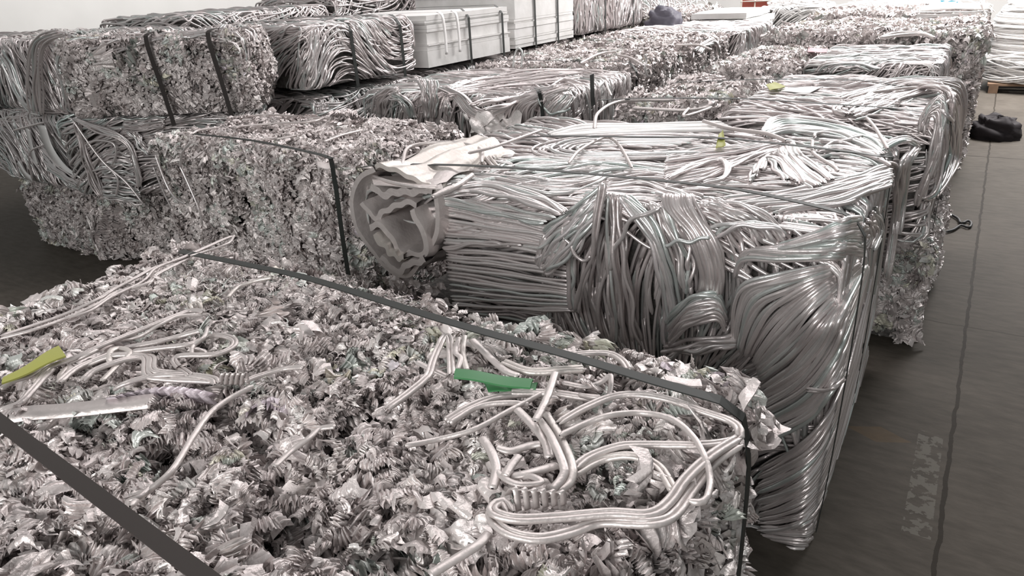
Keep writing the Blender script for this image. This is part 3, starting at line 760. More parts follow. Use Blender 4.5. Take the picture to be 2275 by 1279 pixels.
# rolled shoulder and the big fan at the corner
bundle(b2, [fr([(1912,478,.0),(1888,480,.03),(1850,492,.045),(1790,522,.04),(1735,545,.02)]), fr([(1918,515,.0),(1880,520,.05),(1830,532,.055),(1760,548,.05),(1700,555,.03)]),
            fr([(1918,560,.0),(1880,552,.04),(1830,558,.05),(1740,560,.05),(1655,556,.03),(1640,600,.0)]), fr([(1912,578,.0),(1860,575,.03),(1800,578,.04),(1720,580,.05),(1650,580,.03),(1632,620,.0)])], 26, r=.0062, depth=.007, jit=.002)
bundle(b2, [fr([(1904,575,.0),(1827,592,.03),(1721,612,.05),(1650,628,.045),(1628,670,.02),(1622,760,.0)]), fr([(1908,583,.01),(1827,629,.03),(1739,710,.04),(1690,770,.03),(1672,800,.02)]),
            fr([(1915,597,.01),(1844,699,.035),(1774,780,.035),(1720,825,.02),(1690,845,.01)]), fr([(1925,590,.01),(1880,681,.03),(1844,769,.035),(1781,847,.03),(1690,905,.01)]),
            fr([(1932,590,.01),(1911,681,.01),(1880,805,.02),(1862,856,.03),(1810,925,.03),(1757,955,.02),(1690,978,.01)])], 64, r=.0062, depth=.012, jit=.003, N=52)
bundle(b2, [fr([(1940,590,.01),(1915,690,.01),(1885,815,.02),(1850,900,.02),(1800,975,.02),(1740,1020,.0),(1685,1045,-.01)]), fr([(1950,580,.0),(1925,700,.01),(1895,830,.015),(1850,980,.02),(1800,1075,.01),(1740,1110,.0),(1685,1130,-.01)]),
            fr([(1955,600,.0),(1935,720,.0),(1905,850,.01),(1870,980,.01),(1840,1080,.01),(1800,1160,.01),(1740,1180,.0),(1685,1180,-.01)])], 40, r=.006, depth=.014, jit=.005, N=52)
bundle(b2, [fr([(1925,760,.005),(1893,900,.005),(1855,1020,.005),(1820,1120,.005),(1800,1165,.0),(1770,1172,.0),(1690,1165,.0)]), fr([(1930,780,.005),(1895,905,.005),(1862,1020,.005),(1825,1130,.005),(1802,1205,.0),(1785,1222,.0),(1690,1206,.0)])], 12, r=.006, depth=.006, jit=.003, N=56)
bundle(b2, [fr([(1946,456,.01),(1964,505,.01),(1943,558,.01)]), fr([(1930,480,.01),(1945,512,.015),(1930,550,.01)]), fr([(1916,505,.01),(1930,525,.02),(1917,545,.01)])], 13, r=.006, depth=.005, nrm=(1, 0, 0))
bundle(b2, [fr([(1925,500,.0),(1900,700,.0),(1862,960,.0),(1805,1205,.0)]), fr([(1950,480,.0),(1925,700,.0),(1885,900,.0),(1808,1205,.0)]), fr([(1978,410,.0),(1950,600,.0),(1915,800,.0),(1850,1050,.0),(1806,1215,.0)])], 26, r=.006, depth=.01, nrm=(1, 0, 0), N=52, cut=.12)
bundle(b2, [fr([(1790,862,.05),(1830,868,.06),(1860,850,.05),(1880,825,.03)]), fr([(1795,868,.05),(1835,874,.06),(1865,858,.05),(1885,830,.03)])], 2, r=.0055, depth=.004, name='loose_wire')
# top of the wire bale
T = dict(nrm=(0, 0, 1), depth=.008, jit=.004)
for g, n, kw in [
 ([tp([(962,440,.0),(1010,415,.01),(1080,405,.01),(1190,430,.01),(1262,470,.0)]), tp([(1000,425,.0),(1080,428,.01),(1180,455,.01),(1245,476,.0)])], 10, {}),
 ([tp([(1030,405),(1120,412),(1220,436),(1320,415),(1345,400)]), tp([(1050,390),(1180,395),(1290,400),(1338,385)])], 12, {}),
 ([tp([(1065,388),(1140,352),(1270,352),(1420,366),(1580,386)]), tp([(1100,392),(1170,368),(1270,372),(1420,384),(1560,402)])], 14, {}),
 ([tp([(1610,303),(1350,300),(1240,314),(1182,335),(1240,352),(1400,352),(1600,346)],1.01), tp([(1500,325),(1340,324),(1292,333),(1340,342),(1500,339)],1.01)], 12, {}),
 ([tp([(860,372),(960,372),(1060,385),(1140,386)]), tp([(900,352),(980,350),(1060,340),(1140,345)])], 10, dict(depth=.014)),
 ([tp([(1350,405),(1420,398),(1500,420),(1560,440)]), tp([(1340,430),(1430,425),(1500,450),(1560,470)])], 12, {}),
 ([tp([(1480,345),(1560,330),(1650,325),(1735,312)],1.01), tp([(1475,372),(1570,356),(1660,345),(1735,322)],1.01), tp([(1475,420),(1580,392),(1660,355),(1738,330)],1.01)], 30, {}),
 ([tp([(1727,330),(1738,362),(1772,397),(1805,418)],1.02), tp([(1765,314),(1782,342),(1832,377),(1856,397)],1.02)], 12, dict(depth=.005, jit=.002, r=.0066)),
 ([tp([(1660,400),(1690,362),(1712,362),(1740,400)],1.015), tp([(1690,380),(1712,345),(1740,350),(1790,410)],1.015)], 9, dict(r=.0066)),
 ([tp([(1480,395),(1540,365),(1600,350),(1622,370),(1605,400),(1560,410)],1.025), tp([(1490,400),(1540,375),(1595,360),(1610,375),(1595,395),(1560,402)],1.025)], 3, {}),
 ([tp([(1600,440),(1720,425),(1830,402),(1975,366)],1.01), tp([(1640,455),(1760,442),(1870,420),(1985,385)],1.01), tp([(1740,475),(1820,465),(1900,445),(1980,410)],1.005)], 26, {}),
 ([tp([(1690,290),(1720,262),(1790,262),(1880,280),(1960,312),(1990,350)],1.015), tp([(1700,305),(1770,296),(1870,308),(1960,345)],1.01)], 22, {}),
 ([tp([(1810,330),(1860,318),(1920,330),(1975,360)],1.01), tp([(1820,345),(1860,340),(1920,350),(1975,378)],1.01)], 10, {}),
 ([tp([(1808,300),(1815,292),(1870,290),(1915,300),(1870,312),(1820,308)],1.02), tp([(1812,302),(1818,296),(1870,294),(1905,300),(1870,308),(1822,305)],1.02)], 4, {}),
 ]:
    kk = dict(T); kk.update(kw); bundle(b2, g, n, **kk)
bundle(b2, [tp([(1215,297),(1290,276),(1420,275),(1600,270)],1.01), tp([(1235,304),(1420,296),(1640,290)],1.01)], 16, m='pale', r=.0075, depth=.003, jit=.001, nrm=(0, 0, 1), label='pale flat wires')
loose(b2, [(1263,362),(1290,332),(1345,305),(1375,322),(1404,372)], .006, 1.03)
loose(b2, [(1805,312),(1808,340),(1850,368),(1862,380)], .006, 1.035)
loose(b2, [(1926,262),(1945,285),(1972,330)], .006, 1.05)
loose(b2, [(1560,268),(1620,285),(1700,296),(1745,312)], .008, 1.03)
loose(b2, [(893,363),(912,325),(1000,316),(1065,330),(1070,360)], .007, 1.04)
loose(b2, [(1040,340),(1100,325),(1205,288)], .006, 1.06)
loose(b2, [(960,438),(1010,415),(1050,388)], .009, 1.02)
loose(b2, [(820,386),(860,402),(920,414),(975,416)], .006, 1.01)
for k in range(8):
    x0 = 960+rng.uniform(0, 130); y0 = 332+rng.uniform(0, 30)
    loose(b2, [(x0-50,y0+20),(x0-20,y0-8),(x0+30,y0-12),(x0+60,y0+14)], .006, 1.02)
# bundle bent over the aisle edge
def cr(p):
    return np.array([pz(x, y, 1.0+d) if k == 't' else px(x, y, X2+d, 3.05, 1.8) for x, y, k, d in p])
bundle(b2, [cr([(1967,312,'t',.03),(2008,306,'t',.04),(2030,325,'r',.04),(2005,365,'r',.04),(1997,440,'r',.02),(1985,520,'r',.0)]), cr([(1960,335,'t',.03),(2010,312,'t',.045),(2045,325,'r',.06),(2022,362,'r',.05),(2014,430,'r',.03),(2002,520,'r',.0)])], 12, r=.0065, depth=.006, nrm=(.7, 0, .7))
bundle(b2, [cr([(1975,366,'t',.01),(1990,385,'r',.02),(1985,470,'r',.01),(1965,600,'r',.0)]), cr([(1960,350,'t',.01),(1998,370,'r',.02),(1995,470,'r',.01),(1975,620,'r',.0)])], 10, r=.006, depth=.008, nrm=(.7, 0, .7))
# crushed hollow profile at its left end
def z5c(p): return [(700+x/2.8425, 300+y/2.8425) for x, y in p]
def profile(pts, off, ext, th, name, tint, rough=.014, N=60):
    base = np.array([py(x, y, Y2-off) for x, y in z5c(pts)])
    c = resample(base, N)
    T_ = np.gradient(c, axis=0); T_ /= np.linalg.norm(T_, axis=1, keepdims=True); nn = np.cross(T_, (0, 1., 0))
    def fn(a):
        M_ = 9; s = np.linspace(0, 1, M_)
        f1 = waves(6, 4, 15)
        ii = np.arange(N)*.035
        def surf(sg):
            P = np.zeros((N, M_, 3))
            for j in range(M_):
                rnd = math.sin(math.pi*min(1, s[j]*3+.18))**.5 if s[j] < .28 else 1.
                P[:, j] = c + nn*(sg*th*rnd + rough*f1(ii, np.full(N, s[j]*ext*2)) )[:, None] + np.array([0, ext*s[j], 0])
            return P
        A, B = surf(1), surf(-1)
        a.add(A, grid_faces(N, M_), tint); a.add(B, grid_faces(N, M_), tint)
        a.add(np.stack([A[:, 0], B[:, 0]], 1), grid_faces(N, 2), tint)
    one(fn, name, M['dull'], b2, True)
profile([(380,225),(290,290),(235,420),(250,560),(300,640),(380,720),(450,800),(520,860),(600,880),(660,830),(720,740),(765,620),(765,480),(750,390)], .05, .5, .012, 'crushed_profile', .40)
profile([(750,390),(700,300),(560,240),(380,225)], .04, .5, .012, 'crushed_profile', .72)
profile([(340,560),(400,570),(470,650),(540,740),(600,770),(650,740),(680,660),(660,560),(615,470)], .07, .3, .016, 'crushed_profile', .5)
profile([(350,330),(420,380),(500,360),(600,360),(690,330),(740,350)], .06, .3, .018, 'crushed_profile', .42, .010)
profile([(300,420),(350,500),(390,520),(430,470),(480,440),(560,420),(640,450)], .055, .25, .014, 'crushed_profile', .35, .010)
profile([(380,620),(430,700),(500,770),(560,790)], .09, .2, .014, 'crushed_profile', .74)
profile([(420,760),(500,850),(580,830),(690,780)], .08, .3, .016, 'crushed_profile', .45, .008)
def fn(a):
    for q in z5c([(300,300),(260,430),(300,560),(360,330),(470,300),(560,310),(690,350),(720,480),(700,600),(560,860),(450,800),(640,820),(380,450),(600,440),(520,690),(620,620),(430,540)]):
        p = py(*q, 1.82+rng.uniform(0, .06))
        chips(a, HI, p, np.array([1., 0, 0]), np.array([0, 0, 1.]), np.array([0, -1., 0]), .03, .03, 3, (.05, .085), dict(leaf=.5, curl=.3, ruffle=.2), .1, .01, .03, tint0=.6)
    chips(a, HI, np.array([-1.82, 1.80, .3]), np.array([1., 0, 0]), np.array([0, 0, 1.]), np.array([0, -1., 0]), .30, .30, 90, (.04, .07), dict(leaf=.5, short=.3, curl=.2), .1, .02, .06)
    chips(a, HI, np.array([-1.82, 1.80, .985]), np.array([1., 0, 0]), np.array([0, 1., 0]), np.array([0, 0, 1.]), .5, .3, 60, (.05, .10), dict(leaf=.5, strip=.3, short=.2), .1, .01, .02)
one(fn, 'chip_mass', M['chip'], b2, True, 'stuff')
plate(b2, 'sheet_piece', M['dull'], [(825,392), (975,394), (985,420), (830,410)], 1.008)
# straps
E2 = pz(1890, 478, 1.03)
strap_px(b2, [(800,372,.99), (840,366,1.02), (930,365,1.035), (1080,369,1.04), (1300,385,1.045), (1600,415,1.055), (1760,445,1.055), (1870,471,1.045)], 'strap', .021,
         tail=[pz(1870,471,1.04), E2, (-.185, E2[1], 1.005), (-.165, E2[1], .95), (-.160, E2[1], .7), (-.165, E2[1], .3), (-.175, E2[1], .02)])
E3 = pz(1968, 347, 1.02)
strap_px(b2, [(1150,305,1.01), (1240,302,1.045), (1420,304,1.05), (1590,306,1.05), (1760,322,1.05), (1900,338,1.045), (1955,346,1.03)], 'strap', .021,
         tail=[pz(1955,346,1.02), E3, (-.185, E3[1], .97), (-.18, E3[1], .4), (-.185, E3[1], .02)])
plate(b2, 'plastic_strip', M['yellow'], [(1596,300), (1606,288), (1612,322), (1590,328)], (1.05, 1.06, 1.04, 1.03), label='yellow plastic tag')

# ---- third in the aisle row: wires at the aisle, chips at its left, on a chip bale
lo, hi = (-1.6, 3.27, .5), (-.08, 4.55, 1.0)
b3 = bale('third bale in the aisle row, half wire half chips, yellow tag on top', lo, hi)
F3 = Faces((-.98, 3.27, .5), (-.08, 4.55, 1.0)); F3l = Faces((-1.6, 3.5, .5), (-1.0, 4.55, 1.0))
wire_bale(None, F3.lo, F3.hi, ang=dict(top=.15, front=.2, right=1.5), r=.0062, dens=2.6, L=.8, amp=.55, root=b3)
chip_bale(None, F3l.lo, F3l.hi, root=b3, size=(.025, .05))
def crx(p, X=-.08): return np.array([pz(x, y, 1.0+d) if k == 't' else np.maximum(px(x, y, X+d, 4.58, 3.22), (-9, 0, .52)) for x, y, k, d in p])
bundle(b3, [crx([(1880,240,'t',.02),(1960,200,'t',.02),(2060,190,'t',.02)])+0, cr([(1900,262,'t',.02),(1990,230,'t',.02),(2090,200,'t',.02)])], 20, nrm=(0, 0, 1))
bundle(b3, [crx([(1860,215,'t',.02),(1990,180,'t',.025),(2110,172,'t',.02),(2142,186,'r',.02),(2148,240,'r',.02),(2125,330,'r',.01)]), crx([(1900,235,'t',.02),(2000,205,'t',.025),(2080,195,'t',.02),(2118,215,'r',.02),(2110,290,'r',.02),(2085,400,'r',.0)])], 20, nrm=(.6, 0, .8), r=.0062)
bundle(b3, [crx([(2060,260,'r',.02),(2075,225,'r',.03),(2100,215,'r',.03),(2095,300,'r',.02),(2060,420,'r',.0)]), crx([(2040,300,'r',.02),(2050,270,'r',.03),(2075,260,'r',.03),(2070,340,'r',.02),(2030,460,'r',.0)])], 14, nrm=(1, 0, 0), r=.0062)
bundle(b3, [crx([(2130,230,'r',.03),(2135,330,'r',.03),(2115,430,'r',.03),(2080,465,'r',.02),(2050,450,'r',.0)]), crx([(2095,260,'r',.02),(2098,340,'r',.02),(2080,420,'r',.02),(2055,440,'r',.01),(2040,430,'r',.0)])], 14, nrm=(1, 0, 0), r=.0062)
bundle(b3, [tp([(1875,255),(1850,245),(1865,232),(1930,225),(2000,222)],1.02), tp([(1890,252),(1875,246),(1885,238),(1940,234),(2000,230)],1.02)], 7, nrm=(0, 0, 1), r=.007)
loose(b3, [(1940,205),(2030,195),(2110,205),(2118,215),(2085,240)], .007, 1.04)
P = resample(crx([(2085,240,'r',.03),(2110,262,'r',.04),(2128,290,'r',.04),(2134,340,'r',.03)]), 30); one(lambda a: tubes(a, P, .007, 6, .6), 'loose_wire', M['wire'], b3)
loose(b3, [(1405,240),(1520,245),(1580,238),(1520,258),(1530,240)], .007, 1.02)
loose(b3, [(1320,285),(1330,250),(1380,225),(1500,222)], .008, 1.02)
strap_px(b3, [(1330,222,1.0), (1450,218,1.05), (1640,219,1.05), (1800,228,1.05), (1960,238,1.045), (2010,242,1.035)], 'strap', .024,
         tail=[pz(2010,242,1.03), (-.10, 3.42, 1.01), (-.055, 3.42, .97), (-.05, 3.42, .80), (-.05, 3.42, .52)])
strap_px(b3, [(1500,183,1.01), (1700,176,1.04), (1900,178,1.04), (2060,200,1.03)], 'strap', .02)
plate(b3, 'plastic_strip', M['yellow'], [(1702,188), (1720,182), (1745,192), (1710,200)], 1.04, label='yellow plastic tag')
plate(b3, 'paper_strip', M['pale'], [(1740,196), (1830,192), (1800,206), (1735,202)], 1.025)
r3, _ = chip_bale('dark chip bale on the floor under the third aisle bale of wires', (-1.6, 3.3, 0), (-.03, 4.5, .47), faces=('front', 'right', 'top'), size=(.03, .055), tint0=None)
# ---- fourth
lo, hi = (-1.6, 5.15, 0), (-.2, 6.3, 1.0)
b4 = bale('fourth bale in the aisle row, pink scrap on its pale wire top', lo, hi)
F4 = Faces((-1.0, 5.2, 0), hi); F4l = Faces((-1.6, 4.95, 0), (-1.02, 6.3, 1.0))
wire_bale(None, F4.lo, F4.hi, ang=dict(top=.05, front=1.0, right=1.5), r=.0065, dens=2.2, L=.8, amp=.5, root=b4, sides=4)
chip_bale(None, F4l.lo, F4l.hi, root=b4, size=(.03, .055), dens=2.6)
bundle(b4, [py(1810, 160, 5.17)[None]*0+np.array([py(*q, 5.17) for q in [(1808,160),(1830,142),(1900,140),(1960,152)]]), np.array([py(*q, 5.17) for q in [(1850,162),(1870,150),(1910,150),(1930,160)]])], 8, r=.0065)
strap(F4, b4, 5.35); strap(F4, b4, 6.05)
plate(b4, 'plastic_strip', M['pink'], [(1795,106), (1838,108), (1836,116), (1795,115)], 1.03, label='pink plastic scrap')
# ---- fifth, sixth, seventh
b5, F = chip_bale('fifth bale in the aisle row, glittering chip side standing out into the aisle', (-1.65, 6.62, 0), (.0, 8.2, 1.07), size=(.035, .06), dens=2.8)
loose(b5, [(1960,82),(1985,74),(2040,72),(2068,80)], .012, 1.09); loose(b5, [(1955,84),(2000,78),(2050,76),(2075,84)], .012, 1.10)
strap(F, b5, 6.9)
b6, F = chip_bale('sixth bale in the aisle row, combed wire block at its aisle corner', (-1.65, 8.5, 0), (-.03, 9.75, 1.10), size=(.04, .07), dens=2.4)
bundle(b6, [np.array([(-.62, 8.43, .96), (-.3, 8.43, .965), (-.02, 8.43, .96)]), np.array([(-.62, 8.43, 1.10), (-.3, 8.43, 1.105), (-.02, 8.43, 1.10)])], 14, r=.007, depth=.004, m='pale')
bundle(b6, [np.array([(-.6, 8.47, 1.12), (-.3, 8.5, 1.13), (-.02, 8.47, 1.12)]), np.array([(-.6, 9.2, 1.12), (-.3, 9.2, 1.13), (-.02, 9.2, 1.12)])], 40, r=.008, depth=.008, nrm=(0, 0, 1), m='pale')
b7, F = wire_bale('seventh bale in the aisle row, heaped with pale white wire', (-1.75, 10.0, 0), (-.05, 11.5, .98), r=.009, dens=1.8, L=1.0, m='pale', sides=4)
def fn(a):
    for k in range(60):
        c = np.array([rng.uniform(-1.5, -.5), rng.uniform(10.3, 11.2), .98]); th = np.linspace(0, rng.uniform(3, 7), 24); ra = rng.uniform(.12, .3)
        P = c + np.stack([np.cos(th)*ra*1.4, np.sin(th)*ra, .02+rng.uniform(.02, .16)*np.abs(np.sin(th*.5+rng.uniform(0, 3)))], 1)
        tubes(a, P, .009, 5)
one(fn, 'wire_heap', M['pale'], b7, True, 'stuff')

b8, F = wire_bale('pale white wire bale in front of the red bin', (-2.75, 10.75, 0), (-1.9, 11.7, 1.06), r=.009, dens=1.8, L=.7, m='pale', sides=4)
def fn(a):
    for k in range(30):
        c = np.array([rng.uniform(-2.6, -2.05), rng.uniform(10.9, 11.5), 1.06]); th = np.linspace(0, rng.uniform(3, 7), 24); ra = rng.uniform(.08, .18)
        tubes(a, c + np.stack([np.cos(th)*ra*1.2, np.sin(th)*ra, .02+rng.uniform(.02, .08)*np.abs(np.sin(th*.5+rng.uniform(0, 3)))], 1), .009, 5)
one(fn, 'wire_heap', M['pale'], b8, True, 'stuff')

# ------------------------------------------------------------------ MIDDLE ROW
lo, hi = (-3.37, 1.93, 0), (-2.03, 2.72, 1.0)
c1 = bale('square chip bale at centre left, dark strap down its front corner', lo, hi); F = Faces(lo, hi); core(F, c1, .15)
CL1 = [(py(505,390,1.93), py(530,470,1.93), .07, .13), (py(530,470,1.93), py(520,540,1.93), .06, .12), (py(440,330,1.93), py(450,390,1.93), .03, .05), (py(640,400,1.93), py(650,520,1.93), .02, .04)]
c1, F = chip_bale('square chip bale at centre left, dark strap down its front corner', lo, hi, root=c1, addcore=False, size=(.022, .048), dens=4.2, cell=.10, relief=.026, crev=CL1, pits=.07)
def fn(a):
    ribbon(a, resample([pz(*q, 1.035) for q in [(430,297),(560,312),(690,338),(738,352)]], 30), (0, 1, 0), .02, .002)
    ribbon(a, np.vstack([pz(733,348,1.035), resample([py(*q, 1.875) for q in [(737,362),(748,430),(760,520),(774,610)]], 24)]), (1, 0, 0), .024, .002)
one(fn, 'strap', M['strap'], c1, False)
for pts in ([(425,300),(440,290),(480,284)], [(590,310),(640,305),(735,285)], [(720,315),(760,300),(800,290)], [(500,262),(600,255),(700,262),(770,262)],
            [(520,282),(600,275),(690,270),(720,262)]):
    loose(c1, pts, .0055, 1.02)
for pts in ([(345,345),(370,410),(390,440),(410,452)], [(398,366),(412,395),(440,460),(450,500)], [(400,372),(405,340),(425,315)]):
    P = resample([py(x, y, 1.90) for x, y in pts], 30); one(lambda a: tubes(a, P, .006, 6, .5), 'loose_wire', M['wire'], c1)
plate(c1, 'offcut', M['chip'], [(705,358), (738,362), (735,375), (705,372)], (.985,)*4)

lo, hi = (-3.38, 3.45, 0), (-1.98, 4.58, 1.0)
d1, F = wire_bale('wire bale at the centre, looped bundles and coils on its front', lo, hi, ang=dict(top=-.12, front=1.3, right=1.5), r=.0062, dens=2.2, L=.9, amp=.35)
Y5 = 3.45
def f5(p): return np.array([py(q[0], q[1], Y5-(q[2] if len(q) > 2 else 0.)) for q in p])
bundle(d1, [f5([(822,250,.0),(830,215,.02),(855,198,.02),(880,192,.0)]), f5([(858,255,.0),(862,225,.03),(875,208,.02),(890,200,.0)])], 16)
bundle(d1, [f5([(862,215,.02),(890,230,.03),(905,262,.0)]), f5([(885,205,.02),(912,225,.03),(930,262,.0)])], 12)
bundle(d1, [f5([(925,175,.03),(935,215,.06),(940,262,.03)]), f5([(970,178,.03),(972,215,.06),(968,262,.03)])], 18)
bundle(d1, [f5([(985,262,.0),(985,240,.03),(990,222,.02)]), f5([(1010,262,.0),(1003,240,.03),(998,222,.02)])], 8)
bundle(d1, [f5([(968,196,.05),(1000,215,.06),(1030,250,.06),(1065,268,.06),(1100,258,.06),(1160,228,.05),(1230,198,.03)]), f5([(990,190,.05),(1030,210,.06),(1060,240,.06),(1090,245,.06),(1130,228,.06),(1180,205,.05),(1250,185,.02)])], 16)
bundle(d1, [f5([(1118,300,.02),(1112,255,.06),(1130,225,.07),(1180,205,.05),(1230,190,.03)]), f5([(1190,312,.02),(1180,265,.07),(1190,235,.08),(1230,210,.06),(1270,195,.03)])], 20, r=.0075)
bundle(d1, [f5([(1190,310,.02),(1195,260,.06),(1215,225,.06),(1240,205,.04)]), f5([(1240,305,.02),(1245,265,.05),(1265,235,.05),(1280,215,.03)])], 16, r=.0065)
bundle(d1, [f5([(1225,295,.04),(1240,270,.05),(1285,262,.03)]), f5([(1245,300,.04),(1265,280,.05),(1290,270,.03)])], 6)
bundle(d1, [f5([(1195,215,.09),(1205,240,.09),(1225,250,.09),(1265,238,.08)]), f5([(1196,218,.09),(1206,242,.09),(1226,254,.09),(1268,242,.08)])], 1, name='loose_wire')
bundle(d1, [tp([(1200,220,.02),(1215,190,.03),(1250,170,.04),(1290,180,.02)]), tp([(1205,222,.02),(1222,196,.03),(1252,176,.04),(1295,185,.02)])], 2, name='loose_wire', nrm=(0, 0, 1))
bundle(d1, [tp([(960,200),(1060,172),(1180,155),(1300,152)],1.01), tp([(1000,215),(1100,200),(1200,190),(1290,175)],1.01)], 26, nrm=(0, 0, 1), r=.0065)
bundle(d1, [tp([(1040,232),(1100,218),(1180,200)],1.0), tp([(1080,240),(1130,232),(1190,212)],1.0)], 10, nrm=(0, 0, 1), r=.0065)
loose(d1, [(1338,162),(1348,190),(1358,212)], .007, .99)
P = resample([py(*q, 4.5) for q in [(1140,150),(1142,128),(1150,108),(1160,116),(1158,150)]], 30); one(lambda a: tubes(a, P, .007, 6, .8), 'loose_wire', M['wire'], d1)
def fn(a):
    P = np.array([py(*q, 3.36) for q in [(1197,203),(1202,225),(1206,262),(1207,312)]]); ribbon(a, np.vstack([pz(1190,195,1.04), P]), (1, 0, 0), .022, .002, 24)
one(fn, 'strap', M['strap'], d1, False)
def fn(a):
    P = np.array([px(*q, -1.895) for q in [(1315,165),(1316,200),(1318,235)]]); ribbon(a, P, (0, 1, 0), .05, .002, 12)
one(fn, 'strap', M['strap'], d1, False)
# crumpled sheet caught at its foot
def fn(a):
    nu, nv = 16, 12; f = waves(5, 3, 9)
    A = [np.array(py(*q, Y)) for q, Y in (((1030,258), 3.38), ((1150,255), 3.38), ((1170,312), 3.2), ((1050,305), 3.2))]
    s, t = np.meshgrid(np.linspace(0, 1, nu), np.linspace(0, 1, nv), indexing='ij')
    P = (A[0]*((1-s)*(1-t))[..., None] + A[1]*(s*(1-t))[..., None] + A[2]*(s*t)[..., None] + A[3]*((1-s)*t)[..., None])
    P[..., 2] += .03*f(s*3, t*3); P[..., 1] += .03*f(t*3, s*3)
    a.add(P, grid_faces(nu, nv), .75)
one(fn, 'crumpled_sheet', M['chip'], d1)

d2, F = chip_bale('chip bale just behind the looped wire bale, pale wire hooked over its edge', (-3.45, 4.78, 0), (-2.14, 6.1, 1.0), size=(.03, .055), dens=2.8)
for pts in ([(1370,122),(1400,128),(1430,146)], [(1500,100),(1550,100),(1580,110)], [(1290,140),(1330,120),(1370,114)]): loose(d2, pts, .009, 1.03)
P = resample([px(*q, -2.11) for q in [(1432,120),(1436,135),(1432,150),(1438,170)]], 14); one(lambda a: tubes(a, P, .010, 6, .95), 'loose_wire', M['pale'], d2)
p_, wv = strap_path(F, 5.0, out=.02); one(lambda a: ribbon(a, p_, wv, .03, .002), 'strap', M['strap'], d2, False)
bundle(d2, [np.array([px(*q, -2.10) for q in [(1540,110),(1560,95),(1580,85),(1595,100)]]), np.array([px(*q, -2.10) for q in [(1560,120),(1570,105),(1590,100),(1600,125)]])], 8, r=.009, nrm=(1, 0, 0))
d3, F = chip_bale('middle row chip bale between the hooked pale wire bale and the streaky wire bale', (-3.6, 6.3, 0), (-2.2, 7.6, 1.0), size=(.035, .065), dens=2.4)
strap(F, d3, 6.9, wd=.03)
d4, F = wire_bale('streaky wire bale at the far end of the middle row, below the white bundles', (-3.6, 7.75, 0), (-2.15, 9.1, 1.0), ang=dict(top=.1, front=1.4, right=1.5), r=.009, dens=1.8, L=.8, sides=4)

# ------------------------------------------------------------------ LEFT STACKS
# outer stack
s1, F = chip_bale('dark chip bale at the bottom of the leftmost stack', (-5.75, 2.25, 0), (-5.0, 3.2, .5), size=(.025, .05), dens=3.0)
s2, F = wire_bale('middle bale of the leftmost stack, wires with broad pale metal strips', (-5.85, 2.22, .5), (-4.79, 3.2, .98), ang=dict(top=0, front=-1.0, right=1.2), r=.006, dens=2.2, L=.7)
def fs(p, Y=2.17): return [py(q[0], q[1], Y) for q in p]
for pts, wd in (([(92,278),(110,330),(140,375),(178,408)], .10), ([(118,368),(150,392),(182,408)], .07), ([(60,285),(68,320),(80,365)], .05), ([(40,360),(55,385),(72,400)], .05)):
    one(lambda a: ribbon(a, fs(pts), (1, 0, .4) if wd != .07 else (.5, 0, 1), wd, .004, 20, .72), 'metal_strip', M['pale'], s2, True)
for pts in ([(5,265),(60,340),(110,405)], [(30,290),(85,275),(100,272)], [(72,400),(65,360),(70,335),(98,322)], [(10,310),(30,350),(45,395)]):
    P = resample(fs(pts), 24); one(lambda a: tubes(a, P, .007, 6, .5), 'loose_wire', M['wire'], s2)
s3, F = wire_bale('tangled wire bale on top of the leftmost stack, cut by the picture edge', (-6.4, 2.25, 1.0), (-4.60, 3.18, 1.43), ang=dict(top=.1, front=1.3, right=0.), r=.0062, dens=2.2, L=.7, amp=.7)
bundle(s3, [np.array(fs(q, 2.18)) for q in ([(70,250),(62,180),(68,110),(90,80),(130,68)], [(98,255),(92,180),(95,120),(115,90),(150,80)])], 10, r=.007)
bundle(s3, [np.array(fs(q, 2.2)) for q in ([(5,140),(30,200),(60,245),(95,258)], [(0,90),(25,120),(50,200),(70,240)])], 10, r=.007)
bundle(s3, [np.array(fs(q, 2.26)) for q in ([(95,95),(130,92),(170,95)], [(98,252),(135,255),(180,256)])], 22, r=.006, depth=.004, N=14)
bundle(s2, [np.array(fs(q, 2.175)) for q in ([(92,322),(140,372),(188,402)], [(98,352),(140,388),(188,416)], [(104,380),(140,402),(188,428)])], 18, r=.006, depth=.008)
# second stack, turned towards the aisle
AZ = R(28)
def turned(fl, w_, d_, z0, z1):
    c = np.array([fl[0], fl[1]]) + .5*w_*np.array([math.cos(AZ), math.sin(AZ)]) + .5*d_*np.array([-math.sin(AZ), math.cos(AZ)])
    return (c[0]-w_/2, c[1]-d_/2, z0), (c[0]+w_/2, c[1]+d_/2, z1)
lo, hi = turned((-4.90, 2.2), 1.15, .45, 0, .49)
t1, F = chip_bale('bottom chip bale of the second stack from the left, ribbed pieces in front', lo, hi, AZ, size=(.025, .05), dens=3.2)
O, U, V, N_, ul, vl = F.get('front')
def fn(a):
    chips(a, HI, O+U*.02+V*.02+N_*.02, U, V, N_, .28, .36, 26, (.10, .16), dict(pleat=.8, short=.2), .2, .01, .02, loose=.15)
one(fn, 'ribbed_pieces', M['chip'], t1, True, 'stuff')
lo, hi = turned((-4.70, 2.15), 1.15, .45, .5, .985)
t2, F = wire_bale('middle bale of the second stack from the left, curved wire bundles and loops', lo, hi, AZ, ang=dict(top=0, front=.25, right=0.), r=.0062, dens=2.4, L=.55, amp=.5)
O, U, V, N_, ul, vl = F.get('front')
def ft(p, off=.02):                             # pixel on the turned front face
    o = []
    for q in p:
        d = ray(q[0], q[1]); of = off+(q[2] if len(q) > 2 else 0)
        t = ((O+N_*of-CC) @ N_)/(d @ N_); o.append(CC+d*t)
    return np.array(o)
kw = dict(nrm=N_, r=.0062)
bundle(t2, [ft([(158,265),(215,290),(262,310),(290,340),(310,420)]), ft([(172,262),(230,282),(275,300),(300,335),(318,400)])], 10, **kw)
